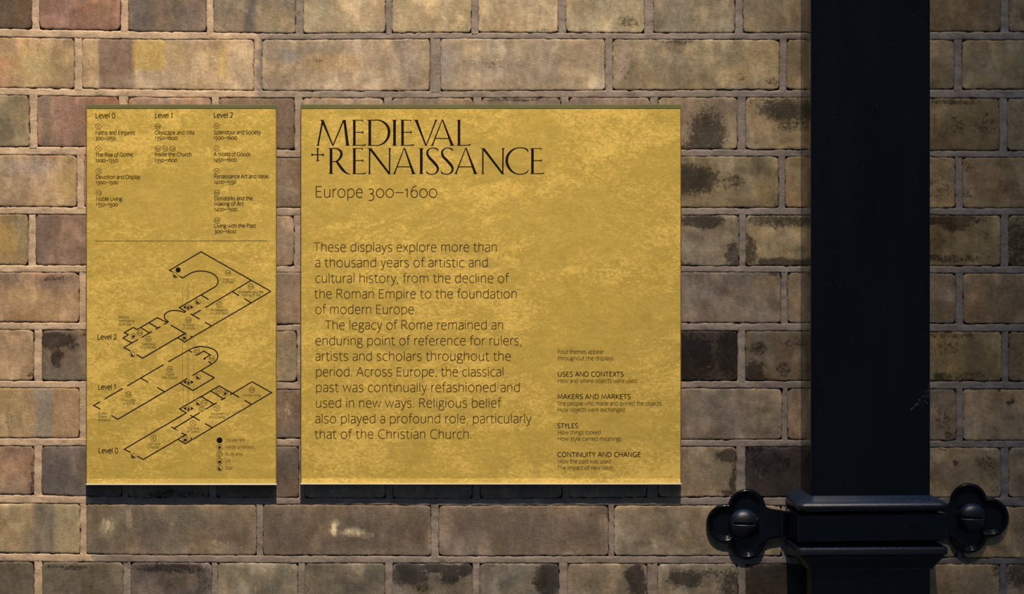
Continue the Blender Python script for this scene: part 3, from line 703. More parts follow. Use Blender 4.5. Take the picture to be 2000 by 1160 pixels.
# ---- 2D ink shapes in photo pixels
class Ink:
    def __init__(s): s.V = []; s.F = []; s.Z = []
    def lay(s, n):      # each inked shape lies a hair above the one before it, so overlapping strokes do not share a plane
        s.k = getattr(s, 'k', 0) + 1; s.Z += [(s.k % 14) * 4e-6] * n
    def poly(s, pts):
        b = len(s.V); s.V += [(p[0], p[1]) for p in pts]; s.lay(len(pts)); s.F.append(tuple(range(b, b + len(pts))))
    def strip(s, L, R):
        b = len(s.V)
        for l, r in zip(L, R): s.V += [l, r]
        s.lay(2 * len(L))
        for i in range(len(L) - 1): a = b + 2 * i; s.F.append((a, a + 1, a + 3, a + 2))
    def line(s, pts, w, closed=False, ws=None):
        pts = [tuple(map(float, p[:2])) for p in pts]
        q = [pts[0]]; 
        keep = [0]
        for i, p in enumerate(pts[1:], 1):
            if math.hypot(p[0] - q[-1][0], p[1] - q[-1][1]) > 1e-6: q.append(p); keep.append(i)
        if ws is not None: ws = [ws[i] for i in keep]
        pts = q; n = len(pts)
        if n < 2: return
        if closed and math.hypot(pts[0][0] - pts[-1][0], pts[0][1] - pts[-1][1]) > 1e-6: pts.append(pts[0]); n += 1
        L, R = [], []
        for i in range(n):
            if closed and i in (0, n - 1): a, b, c = pts[n - 2], pts[0], pts[1]
            else: a, b, c = pts[max(i - 1, 0)], pts[i], pts[min(i + 1, n - 1)]
            d1 = (b[0] - a[0], b[1] - a[1]); d2 = (c[0] - b[0], c[1] - b[1])
            l1 = math.hypot(*d1); l2 = math.hypot(*d2)
            if l1 < 1e-9: d1, l1 = d2, l2
            if l2 < 1e-9: d2, l2 = d1, l1
            n1 = (-d1[1] / l1, d1[0] / l1); n2 = (-d2[1] / l2, d2[0] / l2)
            m = (n1[0] + n2[0], n1[1] + n2[1]); ml = math.hypot(*m)
            hw = (ws[i] if ws is not None else w) / 2
            if ml < .35: m = n1; k = hw
            else:
                m = (m[0] / ml, m[1] / ml); k = hw / max(.42, m[0] * n1[0] + m[1] * n1[1])
            L.append((b[0] + m[0] * k, b[1] + m[1] * k)); R.append((b[0] - m[0] * k, b[1] - m[1] * k))
        s.strip(L, R)
    def disc(s, x, y, r, n=20, ry=None, rot=0):
        ry = ry or r; pts = []
        for i in range(n):
            a = 2 * math.pi * i / n; u, v = r * math.cos(a), ry * math.sin(a)
            pts.append((x + u * math.cos(rot) - v * math.sin(rot), y + u * math.sin(rot) + v * math.cos(rot)))
        s.poly(pts)
    def ring(s, x, y, r, w, n=28):
        pts = [(x + r * math.cos(2 * math.pi * i / n), y + r * math.sin(2 * math.pi * i / n)) for i in range(n)]
        s.line(pts, w, closed=True)
    def build(s, name, mat, parent, d=TD, label=None):
        o = mesh(name, [P(x, y, d + z) for (x, y), z in zip(s.V, s.Z)], s.F, mat, parent)
        # all faces look at the viewer
        me = o.data
        import bmesh
        bm = bmesh.new(); bm.from_mesh(me); bm.normal_update()
        fl_ = [f for f in bm.faces if f.normal.y > 0]; bmesh.ops.reverse_faces(bm, faces=fl_); bm.to_mesh(me); bm.free()
        if label: o['label'] = label
        return o

# ---- a light humanist stroke alphabet. baseline 0, x-height 50, capitals 66, ascenders 69, descenders -21
def bez(p0, p1, p2, p3, n=8):
    out = []
    for i in range(1, n + 1):
        t = i / n; u = 1 - t
        out.append(tuple(u ** 3 * a + 3 * u * u * t * b + 3 * u * t * t * c + t ** 3 * d for a, b, c, d in zip(p0, p1, p2, p3)))
    return out
def parse(path):
    tk = path.split(); i = 0; strokes = []; cur = []
    def num(k):
        nonlocal i
        r = [float(x) for x in tk[i:i + k]]; i += k; return r
    while i < len(tk):
        c = tk[i]; i += 1
        if c == 'M':
            if len(cur) > 1: strokes.append((cur, False))
            cur = [tuple(num(2))]
        elif c == 'L': cur.append(tuple(num(2)))
        elif c == 'C':
            a = num(6); cur += bez(cur[-1], tuple(a[0:2]), tuple(a[2:4]), tuple(a[4:6]))
        elif c == 'O':
            cx, cy, rx, ry = num(4)
            strokes.append(([(cx + rx * math.cos(2 * math.pi * k / 26), cy + ry * math.sin(2 * math.pi * k / 26)) for k in range(26)], True))
        elif c == 'D':
            x, y = num(2); strokes.append(([(x, y - 3.2), (x, y + 3.2)], 'dot'))
    if len(cur) > 1: strokes.append((cur, False))
    return strokes
BOWL = 'C 13 45 19 50 26 50 C 37 50 43 41 43 26 C 43 9 35 -1 23 -1 C 17 -1 12 1 8 4'
G = {
 'a': (41, 'M 7 45 C 12 49 18 50 22 50 C 31 50 35 46 35 36 L 35 0 M 35 28 C 20 28 6 26 6 12 C 6 4 10 -1 17 -1 C 25 -1 32 5 35 12'),
 'b': (48, 'M 8 69 L 8 4 M 8 37 ' + BOWL),
 'c': (40, 'M 37 46 C 33 49 30 50 26 50 C 13 50 6 40 6 24 C 6 8 13 -1 25 -1 C 30 -1 34 0 37 3'),
 'd': (48, 'M 40 69 L 40 0 M 40 46 C 36 49 31 50 27 50 C 13 50 6 39 6 23 C 6 8 12 -1 21 -1 C 29 -1 36 5 40 13'),
 'e': (45, 'M 7 27 L 39 27 C 39 42 34 50 24 50 C 13 50 6 40 6 25 C 6 8 13 -1 26 -1 C 32 -1 36 1 39 3'),
 'f': (25, 'M 28 69 C 25 70 23 70 21 70 C 13 70 11 65 11 57 L 11 0 M 1 48.5 L 25 48.5'),
 'g': (43, 'O 20 35.5 13.5 14.5 M 30 46 L 41 49 M 12 24 C 6 19 6 13 14 11 L 27 9 C 37 7 40 3 40 -5 C 40 -15 32 -21 21 -21 C 10 -21 4 -16 4 -9 C 4 -1 9 4 15 10'),
 'h': (46, 'M 8 69 L 8 0 M 8 37 C 14 46 20 50 26 50 C 35 50 38 44 38 35 L 38 0'),
 'i': (16, 'M 8 50 L 8 0 D 8 65'),
 'j': (17, 'M 9 50 L 9 -10 C 9 -18 6 -21 -1 -21 D 9 65'),
 'k': (38, 'M 8 69 L 8 0 M 34 50 L 10 26 L 37 0'),
 'l': (16, 'M 8 69 L 8 0'),
 'm': (71, 'M 8 50 L 8 0 M 8 37 C 14 46 19 50 24 50 C 32 50 35 44 35 35 L 35 0 M 35 37 C 41 46 46 50 52 50 C 60 50 63 44 63 35 L 63 0'),
 'n': (46, 'M 8 50 L 8 0 M 8 37 C 14 46 20 50 26 50 C 35 50 38 44 38 35 L 38 0'),
 'o': (51, 'O 25.5 24.5 19.5 25.5'),
 'p': (48, 'M 8 50 L 8 -21 M 8 37 ' + BOWL),
 'q': (48, 'M 40 50 L 40 -21 M 40 46 C 36 49 31 50 27 50 C 13 50 6 39 6 23 C 6 8 12 -1 21 -1 C 29 -1 36 5 40 13'),
 'r': (28, 'M 8 50 L 8 0 M 8 33 C 12 44 18 50 27 49.5'),
 's': (37, 'M 31 46 C 27 49 23 50 19 50 C 11 50 6 46 6 39 C 6 31 12 28 19 25 C 27 22 32 19 32 11 C 32 3 26 -1 18 -1 C 13 -1 9 0 5 3'),
 't': (29, 'M 11 62 L 11 14 C 11 4 14 -1 21 -1 C 24 -1 26 0 28 1 M 1 48.5 L 27 48.5'),
 'u': (46, 'M 8 50 L 8 15 C 8 5 12 -1 19 -1 C 27 -1 34 6 38 13 M 38 50 L 38 0'),
 'v': (39, 'M 3 50 L 19.5 1 L 36 50'),
 'w': (62, 'M 3 50 L 17 1 L 31 48 L 45 1 L 59 50'),
 'x': (39, 'M 4 50 L 35 0 M 35 50 L 4 0'),
 'y': (38, 'M 3 50 L 20 3 M 36 50 L 18 -8 C 14 -18 10 -22 2 -21'),
 'z': (38, 'M 5 48 L 34 48 L 5 2 L 35 2'),
 'A': (54, 'M 3 0 L 26 66 L 28 66 L 51 0 M 11.5 22 L 42.5 22'),
 'B': (49, 'M 8 0 L 8 66 L 24 66 C 36 66 40 60 40 51 C 40 41 34 36 24 36 L 8 36 M 24 36 C 38 36 44 29 44 19 C 44 6 36 0 24 0 L 8 0'),
 'C': (53, 'M 50 62 C 45 65 41 67 36 67 C 17 67 7 53 7 33 C 7 12 17 -1 35 -1 C 42 -1 46 1 50 4'),
 'D': (60, 'M 8 0 L 8 66 L 24 66 C 44 66 53 54 53 33 C 53 12 44 0 24 0 L 7 0'),
 'E': (45, 'M 39 64 L 9 64 M 8 66 L 8 0 M 8 1.5 L 40 1.5 M 8 35 L 36 35'),
 'F': (41, 'M 38 64 L 8 64 M 8 66 L 8 0 M 8 34 L 34 34'),
 'G': (59, 'M 51 61 C 45 65 41 67 36 67 C 17 67 7 53 7 33 C 7 12 17 -1 36 -1 C 43 -1 48 1 52 3 L 52 30 L 36 30'),
 'H': (59, 'M 8 66 L 8 0 M 51 66 L 51 0 M 8 35 L 51 35'),
 'I': (16, 'M 8 66 L 8 0'),
 'K': (50, 'M 8 66 L 8 0 M 44 66 L 11 34 L 47 0'),
 'L': (42, 'M 8 66 L 8 1.5 L 39 1.5'),
 'M': (70, 'M 6 0 L 11 66 L 35 12 L 59 66 L 64 0'),
 'N': (59, 'M 8 0 L 8 66 L 51 0 L 51 66'),
 'O': (66, 'O 33 33 26.5 34'),
 'P': (47, 'M 8 0 L 8 66 L 22 66 C 36 66 42 59 42 48 C 42 36 35 29 22 29 L 8 29'),
 'R': (50, 'M 8 0 L 8 66 L 22 66 C 35 66 41 60 41 50 C 41 39 34 33 22 33 L 8 33 M 24 33 L 46 0'),
 'S': (45, 'M 38 62 C 34 65 29 67 24 67 C 14 67 7 61 7 51 C 7 42 14 37 23 33 C 33 29 39 25 39 16 C 39 5 31 -1 21 -1 C 15 -1 10 1 6 4'),
 'T': (46, 'M 23 66 L 23 0 M 1 64 L 45 64'),
 'U': (57, 'M 8 66 L 8 24 C 8 8 15 -1 28.5 -1 C 42 -1 49 8 49 24 L 49 66'),
 'V': (50, 'M 3 66 L 25 1 L 47 66'),
 'W': (78, 'M 3 66 L 21 1 L 39 64 L 57 1 L 75 66'),
 'X': (48, 'M 4 66 L 44 0 M 44 66 L 4 0'),
 'Y': (46, 'M 2 66 L 23 30 L 44 66 M 23 30 L 23 0'),
 '0': (52, 'O 26 24.5 21 25.5'), '1': (30, 'M 4 42 L 17 49 L 17 0'),
 '2': (42, 'M 6 44 C 10 49 15 50 20 50 C 29 50 33 45 33 38 C 33 26 20 14 6 2 L 38 2'),
 '3': (42, 'M 6 47 C 10 49 14 50 19 50 C 28 50 33 45 33 38 C 33 29 27 22 14 20 C 28 21 35 13 35 2 C 35 -12 26 -19 15 -19 C 11 -19 8 -18 5 -17'),
 '4': (48, 'M 34 -19 L 34 50 L 4 4 L 45 4'),
 '5': (42, 'M 34 48 L 12 48 L 10 22 C 26 24 35 16 35 3 C 35 -11 26 -19 15 -19 C 11 -19 8 -18 5 -17'),
 '6': (48, 'M 36 67 C 18 66 7 48 7 24 C 7 8 13 -1 24 -1 C 35 -1 42 8 42 21 C 42 34 36 41 26 41 C 17 41 10 36 7 28'),
 '8': (48, 'M 24 36 C 14 40 9 45 9 52 C 9 60 15 66 24 66 C 33 66 39 60 39 52 C 39 45 34 40 24 36 C 12 31 6 25 6 16 C 6 5 14 -1 24 -1 C 34 -1 42 5 42 16 C 42 25 36 31 24 36'),
 '9': (46, 'M 8 -1 C 26 2 39 18 39 43 C 39 58 33 66 23 66 C 13 66 6 58 6 47 C 6 34 13 27 22 27 C 30 27 37 33 39 41'),
 '–': (52, 'M 3 28 L 49 28'), '-': (28, 'M 4 24 L 24 24'), '.': (18, 'D 9 1.5'), ',': (18, 'M 11 4 L 6 -12'), ' ': (21, ''),
}
GL = {  # lining figures
 '0': (50, 'O 25 33 18 34'), '1': (40, 'M 10 55 L 25 65 L 25 0'),
 '2': (46, 'M 8 60 C 12 65 17 67 22 67 C 32 67 37 61 37 52 C 37 36 24 20 8 2 L 41 2'),
 '3': (44, 'M 8 64 C 12 66 16 67 20 67 C 30 67 35 61 35 53 C 35 43 28 36 16 35 C 30 35 38 29 38 18 C 38 6 29 -1 17 -1 C 13 -1 9 0 6 2'),
 '4': (48, 'M 36 0 L 36 66 L 5 20 L 45 20'), '5': (44, 'M 36 65 L 13 65 L 11 38 C 28 40 38 33 38 20 C 38 6 29 -1 17 -1 C 13 -1 9 0 6 2'),
}
PG = {k: (v[0], parse(v[1])) for k, v in G.items()}; PGL = {k: (v[0], parse(v[1])) for k, v in GL.items()}
def line_of(name, mat, parent, *a, **k):
    i_ = Ink(); text(i_, *a, **k); return i_.build(name, mat, parent)
def text(ink, s, base, cap, x0=None, x1=None, cx=None, wid=None, wt=5.6, lining=False, italic=0.0):
    sc = cap / 66.0
    gl = [(PGL[c] if lining and c in PGL else PG[c]) for c in s]
    nat = sum(g[0] for g in gl); lead = 5.5
    n = len(s)
    if wid is not None and cx is not None: x0, x1 = cx - wid / 2, cx + wid / 2
    elif wid is not None: x1 = x0 + wid
    if x1 is not None:
        target = (x1 - x0) / sc
        q = target / (nat - 2 * lead)
        gx = 1 + (q - 1) * .65                       # part of the fit goes into the letters, part into the spacing
        extra = (target - (nat - 2 * lead) * gx) / max(n - 1, 1)
    else: gx, extra = 1, 0
    pen = -lead * gx
    for ch, (adv, strokes) in zip(s, gl):
        for pts, mode in strokes:
            tp = [(x0 + sc * (pen + x * gx + italic * y), base - sc * y) for x, y in pts]
            if mode == 'dot': ink.line(tp, wt * sc * 1.25)
            elif mode is True: ink.line(tp, wt * sc, closed=True)
            else: ink.line(tp, wt * sc)
        pen += adv * gx + extra

# ---- title, drawn letter by letter
ti = Ink()
TS = 7.692
def A_(x, y): return (600 + x / TS, 220 + y / TS)
def B_(x, y): return (820 + x / TS, 220 + y / TS)
def stem(f, xt, yt, xb, yb, wt, wb, st=(0, 0), sb=(0, 0)):
    """scanline stroke from (xt,yt) to (xb,yb); w horizontal widths; st/sb serif reach left,right at top/bottom"""
    wt += 3; wb += 3
    ys = [0, 4, 9, 16, 26, 40]; H_ = yb - yt
    lv = sorted(set([y for y in ys] + [H_ / 2] + [H_ - y for y in ys]))
    L, R = [], []
    for y in lv:
        t = y / H_; x = xt + (xb - xt) * t; w_ = (wt + (wb - wt) * t) / 2
        kt = max(0, 1 - y / 34) ** 3.2; kb = max(0, 1 - (H_ - y) / 34) ** 3.2
        L.append(f(x - w_ - st[0] * kt - sb[0] * kb, yt + y)); R.append(f(x + w_ + st[1] * kt + sb[1] * kb, yt + y))
    ti.strip(L, R)
def cr(f, pts, n=7):
    out, ws = [], []
    P_ = [pts[0]] + list(pts) + [pts[-1]]
    for i in range(1, len(P_) - 2):
        for k in range(n):
            t = k / n; v = []
            for j in range(3):
                a, b, c, d = (P_[i + m][j] for m in (-1, 0, 1, 2))
                v.append(.5 * ((2 * b) + (-a + c) * t + (2 * a - 5 * b + 4 * c - d) * t * t + (-a + 3 * b - 3 * c + d) * t ** 3))
            out.append(f(v[0], v[1])); ws.append(max(v[2] + 2.5, 1) / TS)
    out.append(f(pts[-1][0], pts[-1][1])); ws.append(max(pts[-1][2], 1) / TS)
    ti.line(out, 1, ws=ws)
def quad(f, *pts): ti.poly([f(*p) for p in pts])
def letE(f, x, y, top, mid, bot):
    H_ = 389
    stem(f, x, y, x, y + H_, 36, 36, (20, 0), (20, 0))
    quad(f, (x, y), (x + top, y), (x + top, y + 12), (x, y + 12)); quad(f, (x + top - 22, y + 11), (x + top, y), (x + top + 2, y + 28), (x + top - 6, y + 26))
    quad(f, (x, y + 181), (x + mid - 12, y + 181), (x + mid - 12, y + 194), (x, y + 194))
    quad(f, (x + mid - 34, y + 182), (x + mid - 8, y + 174), (x + mid, y + 160), (x + mid, y + 214), (x + mid - 8, y + 202), (x + mid - 34, y + 193))
    ti.strip([f(x, y + 377), f(x + bot * .6, y + 376), f(x + bot * .82, y + 372), f(x + bot - 14, y + 364), f(x + bot, y + 352)],
             [f(x, y + 389), f(x + bot * .6, y + 389), f(x + bot * .82, y + 389), f(x + bot - 18, y + 388), f(x + bot - 8, y + 374)])
def letA(f, ax, y, xl, xr):
    stem(f, ax - 1, y - 2, xl, y + 389, 10, 20, (0, 0), (16, 18)); stem(f, ax + 2, y - 6, xr, y + 389, 16, 40, (0, 0), (22, 20))
    t = (274 + 7) / 389
    quad(f, (ax + (xl - ax) * .72, y + 273), (ax + (xr - ax) * .70, y + 273), (ax + (xr - ax) * .70, y + 288), (ax + (xl - ax) * .72, y + 288))
def letN(f, x, y, w_):
    stem(f, x + 2, y + 10, x, y + 389, 18, 18, (0, 0), (16, 16))
    stem(f, x + 4, y, x + w_ + 4, y + 393, 42, 34, (28, 0), (0, 0))
    stem(f, x + w_ + 4, y, x + w_, y + 388, 18, 18, (16, 16), (0, 0))
def letS(f, o, y):
    cr(f, [(o + 271, y + 42, 4), (o + 264, y + 20, 19), (o + 228, y + 3, 14), (o + 182, y - 2, 11), (o + 135, y + 18, 17), (o + 112, y + 62, 28), (o + 128, y + 124, 34), (o + 194, y + 195, 38), (o + 252, y + 262, 37), (o + 270, y + 315, 30), (o + 250, y + 366, 20), (o + 202, y + 390, 12), (o + 150, y + 389, 12), (o + 110, y + 372, 17), (o + 94, y + 340, 4)])
def fin():
    global ti
    ti.build('letter', M_ink, intro); ti = Ink()
# MEDIEVAL
stem(A_, 232, 120, 160, 497, 24, 20, (0, 0), (18, 16)); stem(A_, 224, 108, 387, 497, 38, 16, (20, 4)); stem(A_, 548, 112, 388, 492, 20, 16); stem(A_, 559, 108, 608, 497, 34, 40, (16, 10), (22, 18)); fin()
letE(A_, 708, 108, 128, 137, 182); fin()
stem(A_, 940, 108, 940, 497, 38, 38, (24, 0), (22, 0))
cr(A_, [(938, 115, 12), (1000, 113, 12), (1075, 114, 14), (1150, 145, 24), (1208, 205, 34), (1230, 290, 38), (1208, 385, 33), (1150, 455, 22), (1075, 490, 13), (1000, 491, 11), (938, 490, 12)]); fin()
stem(A_, 1312, 108, 1312, 497, 38, 38, (22, 22), (22, 22)); fin()
letE(A_, 1432, 108, 130, 136, 182); fin()
stem(A_, 1636, 108, 1785, 500, 40, 18, (26, 16)); stem(A_, 1938, 108, 1787, 498, 20, 12, (22, 20)); fin()
letA(B_, 338, 108, 184, 488); fin()
stem(B_, 588, 108, 588, 497, 36, 36, (20, 20), (20, 0))
ti.strip([B_(588, 485), B_(690, 484), B_(730, 480), B_(752, 472), B_(768, 460)], [B_(588, 497), B_(690, 497), B_(730, 497), B_(752, 496), B_(762, 484)]); fin()
# + RENAISSANCE
stem(A_, 157, 533, 157, 728, 17, 17, (22, 22), (22, 22))
ti.strip([A_(62, 605), A_(72, 616), A_(95, 624), A_(157, 625), A_(218, 624), A_(240, 616), A_(250, 605)], [A_(62, 660), A_(72, 649), A_(95, 640), A_(157, 639), A_(218, 640), A_(240, 649), A_(250, 660)]); fin()
stem(A_, 358, 533, 358, 920, 38, 38, (22, 0), (22, 22))
cr(A_, [(356, 539, 12), (420, 538, 13), (470, 550, 22), (506, 585, 32), (513, 630, 36), (492, 685, 30), (450, 724, 20), (410, 736, 12), (370, 731, 10)])
cr(A_, [(440, 728, 30), (500, 815, 36), (545, 870, 34), (590, 907, 20), (650, 925, 4)]); fin()
letE(A_, 708, 533, 128, 137, 182); fin()
letN(A_, 936, 533, 300); fin()
letA(A_, 1458, 533, 1306, 1600); fin()
stem(A_, 1714, 533, 1714, 920, 38, 38, (22, 22), (22, 22)); fin()
letS(B_, 0, 533); fin(); letS(B_, 222, 533); fin()
letA(B_, 690, 533, 538, 838); fin()
letN(B_, 946, 533, 300); fin()
cr(B_, [(1622, 595, 4), (1614, 560, 20), (1565, 534, 14), (1500, 526, 11), (1420, 545, 18), (1350, 600, 30), (1312, 670, 37), (1308, 750, 38), (1340, 830, 33), (1400, 893, 22), (1480, 924, 12), (1550, 920, 11), (1605, 898, 15), (1636, 855, 4)]); fin()
letE(B_, 1692, 533, 134, 139, 184); fin()
line_of('subtitle', M_text, intro, 'Europe 300–1600', 385.3, 21.7, 616.7, 853)
BODY = [('These displays explore more than', 491, 614, 970), ('a thousand years of artistic and', 521.3, 616.3, 952.5), ('cultural history, from the decline of', 551.8, 616.5, 992), ('the Roman Empire to the foundation', 582.3, 615.2, 1009), ('of modern Europe.', 612.6, 616.3, 813),
 ('The legacy of Rome remained an', 643.1, 636, 982.5), ('enduring point of reference for rulers,', 673.8, 616.6, 1018), ('artists and scholars throughout the', 704, 616.5, 997), ('period. Across Europe, the classical', 734.6, 617.2, 983), ('past was continually refashioned and', 765, 617.2, 1015), ('used in new ways. Religious belief', 795.5, 617.2, 977), ('also played a profound role, particularly', 826, 616.4, 1036.5), ('that of the Christian Church.', 856.3, 615.5, 921)]
for s, b, a, c in BODY: line_of('body_text_line', M_text, intro, s, b, 17.2, a, c, wt=5.9)
SIDE = [('Four themes appear', 690.8, 1090, 1178.5), ('throughout the displays', 703.4, 1090, 1197.5), ('How and where objects were used', 747.5, 1090, 1243), ('The people who made and owned the objects', 791.6, 1089.5, 1292), ('How objects were exchanged', 804, 1090, 1220), ('How things looked', 848.2, 1090, 1173), ('How style carried meanings', 860.7, 1090, 1213.5), ('How the past was used', 904.8, 1090, 1193), ('The impact of new ideas', 917.4, 1089.4, 1198)]
for s, b, a, c in SIDE: line_of('caption_line', M_text, intro, s, b, 7.7, a, c, wt=7.8)
for s, b, a, c in [('USES AND CONTEXTS', 735, 1090, 1217.5), ('MAKERS AND MARKETS', 779, 1089.5, 1231), ('STYLES', 835.8, 1089, 1128.5), ('CONTINUITY AND CHANGE', 892, 1089, 1251)]: line_of('heading_line', M_ink, intro, s, b, 8.8, a, c, wt=10.5)

# ---- floor plan sign
for s, b, a, c in [('Level 0', 230.5, 187, 224.5), ('Level 1', 230.2, 303, 337.5), ('Level 2', 229.7, 418, 454.5), ('Level 2', 662.8, 190.8, 227.5), ('Level 1', 760.4, 191.7, 226.5), ('Level 0', 884.8, 192.8, 230.5)]:
    line_of('level_name', M_ink, plan, s, b, 9.6, a, c, wt=9.8, lining=True)
LIST = [('Faiths and Empires', 263, 186.8, 263), ('300–1250', 273.3, 186.5, 225.5), ('Cityscape and Villa', 262.5, 302.8, 379), ('1350–1600', 272.8, 303, 346), ('Splendour and Society', 262, 418, 508.5), ('1500–1600', 272.4, 418, 462.5),
 ('The Rise of Gothic', 305.8, 187, 260), ('1200–1350', 316.6, 187, 229.5), ('Inside the Church', 305.2, 303, 374), ('1350–1600', 316, 303, 346), ('A World of Goods', 304.8, 418, 489), ('1450–1600', 315.4, 418, 462),
 ('Devotion and Display', 349.3, 187.5, 273.5), ('1300–1500', 359.5, 187.5, 230.5), ('Renaissance Art and Ideas', 348, 418.5, 524), ('1400–1550', 358.5, 418.5, 461),
 ('Noble Living', 392, 188, 238), ('1350–1500', 402.8, 188, 229.7), ('Donatello and the', 391, 419, 493), ('Making of Art', 401.6, 419, 475), ('1400–1500', 412, 419, 463), ('Living with the Past', 444.6, 419, 499), ('300–1600', 455.4, 419, 461)]
for s, b, a, c in LIST: line_of('gallery_name', M_ink, plan, s, b, 7.3, a, c, wt=9.8)
r_ = Ink(); r_.line([(186, 470.9), (522, 470.6)], 1.0); r_.build('rule', M_text, plan)
F1 = lambda x, y: (300 + x / 7.25, 480 + y / 7.25)
F2 = lambda x, y: (170 + x / 7.25, 590 + y / 7.25)
F3 = lambda x, y: (170 + x / 6.446, 730 + y / 6.446)
F5 = lambda x, y: (340 + x / 5.8, 740 + y / 5.8)
F4 = lambda x, y: (340 + x / 8.924, 660 + y / 8.924)
LW = 2.15
def pl(ink, f, *pts): ink.line([f(*p) for p in pts], LW)
def plc(ink, f, path):
    for pts, m in parse(path): ink.line([f(*p) for p in pts], LW)
m2 = Ink()
pl(m2, F1, (275, 375), (225, 347), (672, 85), (1660, 645)); m2.line([F1(1660, 645), F2(1490, 497), F2(1383, 565), F2(1285, 503)], LW)
plc(m2, F1, 'M 365 428 L 412 455 L 530 385 C 610 345 760 345 850 402 C 935 455 930 545 858 588 L 672 695 L 365 875 L 455 932')
plc(m2, F2, 'M 1402 130 L 1375 146 C 1310 112 1180 98 1112 158 C 1080 190 1085 232 1150 278 L 1088 315')
pl(m2, F2, (1140, 290), (995, 220), (710, 387), (655, 358), (530, 432), (585, 462), (508, 507), (632, 578), (525, 643), (615, 693))
for a in [((632, 578), (725, 528)), ((765, 365), (880, 433)), ((775, 498), (918, 415)), ((880, 293), (1000, 365)), ((968, 387), (1040, 345)), ((700, 742), (787, 793), (1380, 445)), ((1185, 325), (1408, 453)), ((1460, 482), (1490, 497)), ((1668, 283), (1765, 340))]: pl(m2, F2, *a)
for a in [((1380, 490), (730, 875)), ((1115, 650), (1212, 708)), ((1285, 748), (1380, 805)), ((672, 695), (780, 760)), ((665, 912), (555, 975)), ((520, 962), (650, 1037))]: pl(m2, F1, *a)
m2.build('plan_lines', M_ink, plan, label='plan of the top level')
m1 = Ink()
plc(m1, F2, 'M 1490 1040 L 1770 875 C 1905 800 1890 645 1630 628 C 1560 626 1490 645 1440 680 L 1148 847')
for a in [((1440, 680), (1488, 712)), ((1530, 740), (1555, 750), (1650, 692), (1745, 745), (1655, 800), (1675, 815)), ((1715, 840), (1768, 875)), ((765, 1078), (865, 1135))]: pl(m1, F2, *a)
m1.line([F2(1083, 885), F3(505, 153)], LW)
for a in [((450, 183), (220, 318)), ((165, 350), (82, 398), (165, 443)), ((305, 525), (388, 572), (1265, 57)), ((885, 172), (975, 225)), ((1170, 115), (1333, 210), (1603, 50))]: pl(m1, F3, *a)
m1.line([F3(1603, 50), F2(1615, 968)], LW)
m1.build('plan_lines', M_ink, plan, label='plan of the middle level')
m0 = Ink()
for a in [((548, 990), (470, 948), (1250, 492), (1165, 443), (1440, 282)), ((632, 1038), (707, 1078), (1240, 768)), ((1190, 745), (1260, 775)), ((1145, 825), (1238, 880), (1325, 825)), ((1300, 805), (1325, 825)), ((1060, 668), (1130, 707)), ((1095, 688), (1420, 488)), ((1300, 522), (1420, 588))]: pl(m0, F3, *a)
for a in [((290, 210), (512, 78), (738, 208)), ((418, 136), (555, 222)), ((530, 240), (585, 210)), ((310, 200), (450, 285)), ((355, 343), (483, 270)), ((632, 182), (883, 32), (1105, 155), (210, 685)), ((797, 240), (878, 290)), ((350, 505), (430, 550))]: pl(m0, F5, *a)
m0.build('plan_lines', M_ink, plan, label='plan of the bottom level')
tl = Ink()
for x, ya, yb in ((356.8, 557, 594), (365.4, 560, 585), (368.5, 547, 585), (377.6, 553, 580)): tl.line([(x, ya), (x, yb)], .55)
for x, ya, yb in ((356.6, 666, 753), (365.6, 668, 740), (368.6, 666, 740), (378.2, 662, 743), (357.6, 753, 794), (366.8, 755, 792), (369.4, 755, 792), (378.4, 750, 795)): tl.line([(x, ya), (x, yb)], .55)
tag(tl.build('lift_shaft_lines', M_thin, plan), kind='stuff')
def badge(x, y, s=None, kind=None, r=5.4):
    ic = Ink()
    ic.ring(x, y, r, .85)
    if s: text(ic, s, y + 1.9, 3.9, cx=x, wid=2.4 * len(s) + (.3 if len(s) > 1 else 0), wt=10, lining=True)
    if kind == 'stair':
        for q in range(3): ic.poly([(x - 3.0 + q * 2, y + 3.4), (x - 3.0 + q * 2, y - 3.2 + q * 2.1), (x - 1.0 + q * 2, y - 3.2 + (q + .55) * 2.1), (x - 1.0 + q * 2, y + 3.4)])
        ic.poly([(x + 3.0, y + 1.6), (x + 3.8, y + 3.4), (x + 3.0, y + 3.4)])
    if kind == 'lift':
        ic.poly([(x - 2.8, y - .9), (x + 2.8, y - .9), (x + 2.8, y + 3.6), (x - 2.8, y + 3.6)])
        ic.poly([(x - 1.8, y - 1.8), (x - .4, y - 1.8), (x - 1.1, y - 3.3)]); ic.poly([(x + .4, y - 3.2), (x + 1.8, y - 3.2), (x + 1.1, y - 1.7)])
    if kind == 'hand':
        ic.disc(x - .2, y + .6, 3.1, 14, 2.1, -.85)
        for q in range(4): ic.line([(x - 1.0 + q * .8, y + .6 - q * .1), (x - .6 + q * 1.25, y - 3.4 + q * .75)], .9)
        ic.line([(x - 1.5, y + 1), (x - 2.9, y - 1.2)], .9)
    if kind == 'bulb':
        pts = [(x + 2.5 * math.cos(math.radians(a)), y - 1.0 + 2.6 * math.sin(math.radians(a))) for a in range(120, 421, 20)]
        ic.line(pts, .8); ic.line([(x - 1.2, y + 1.2), (x - .8, y + 3.6), (x + .8, y + 3.6), (x + 1.2, y + 1.2)], .8)
    ic.build('room_badge' if s else kind + '_symbol', M_ink, plan)
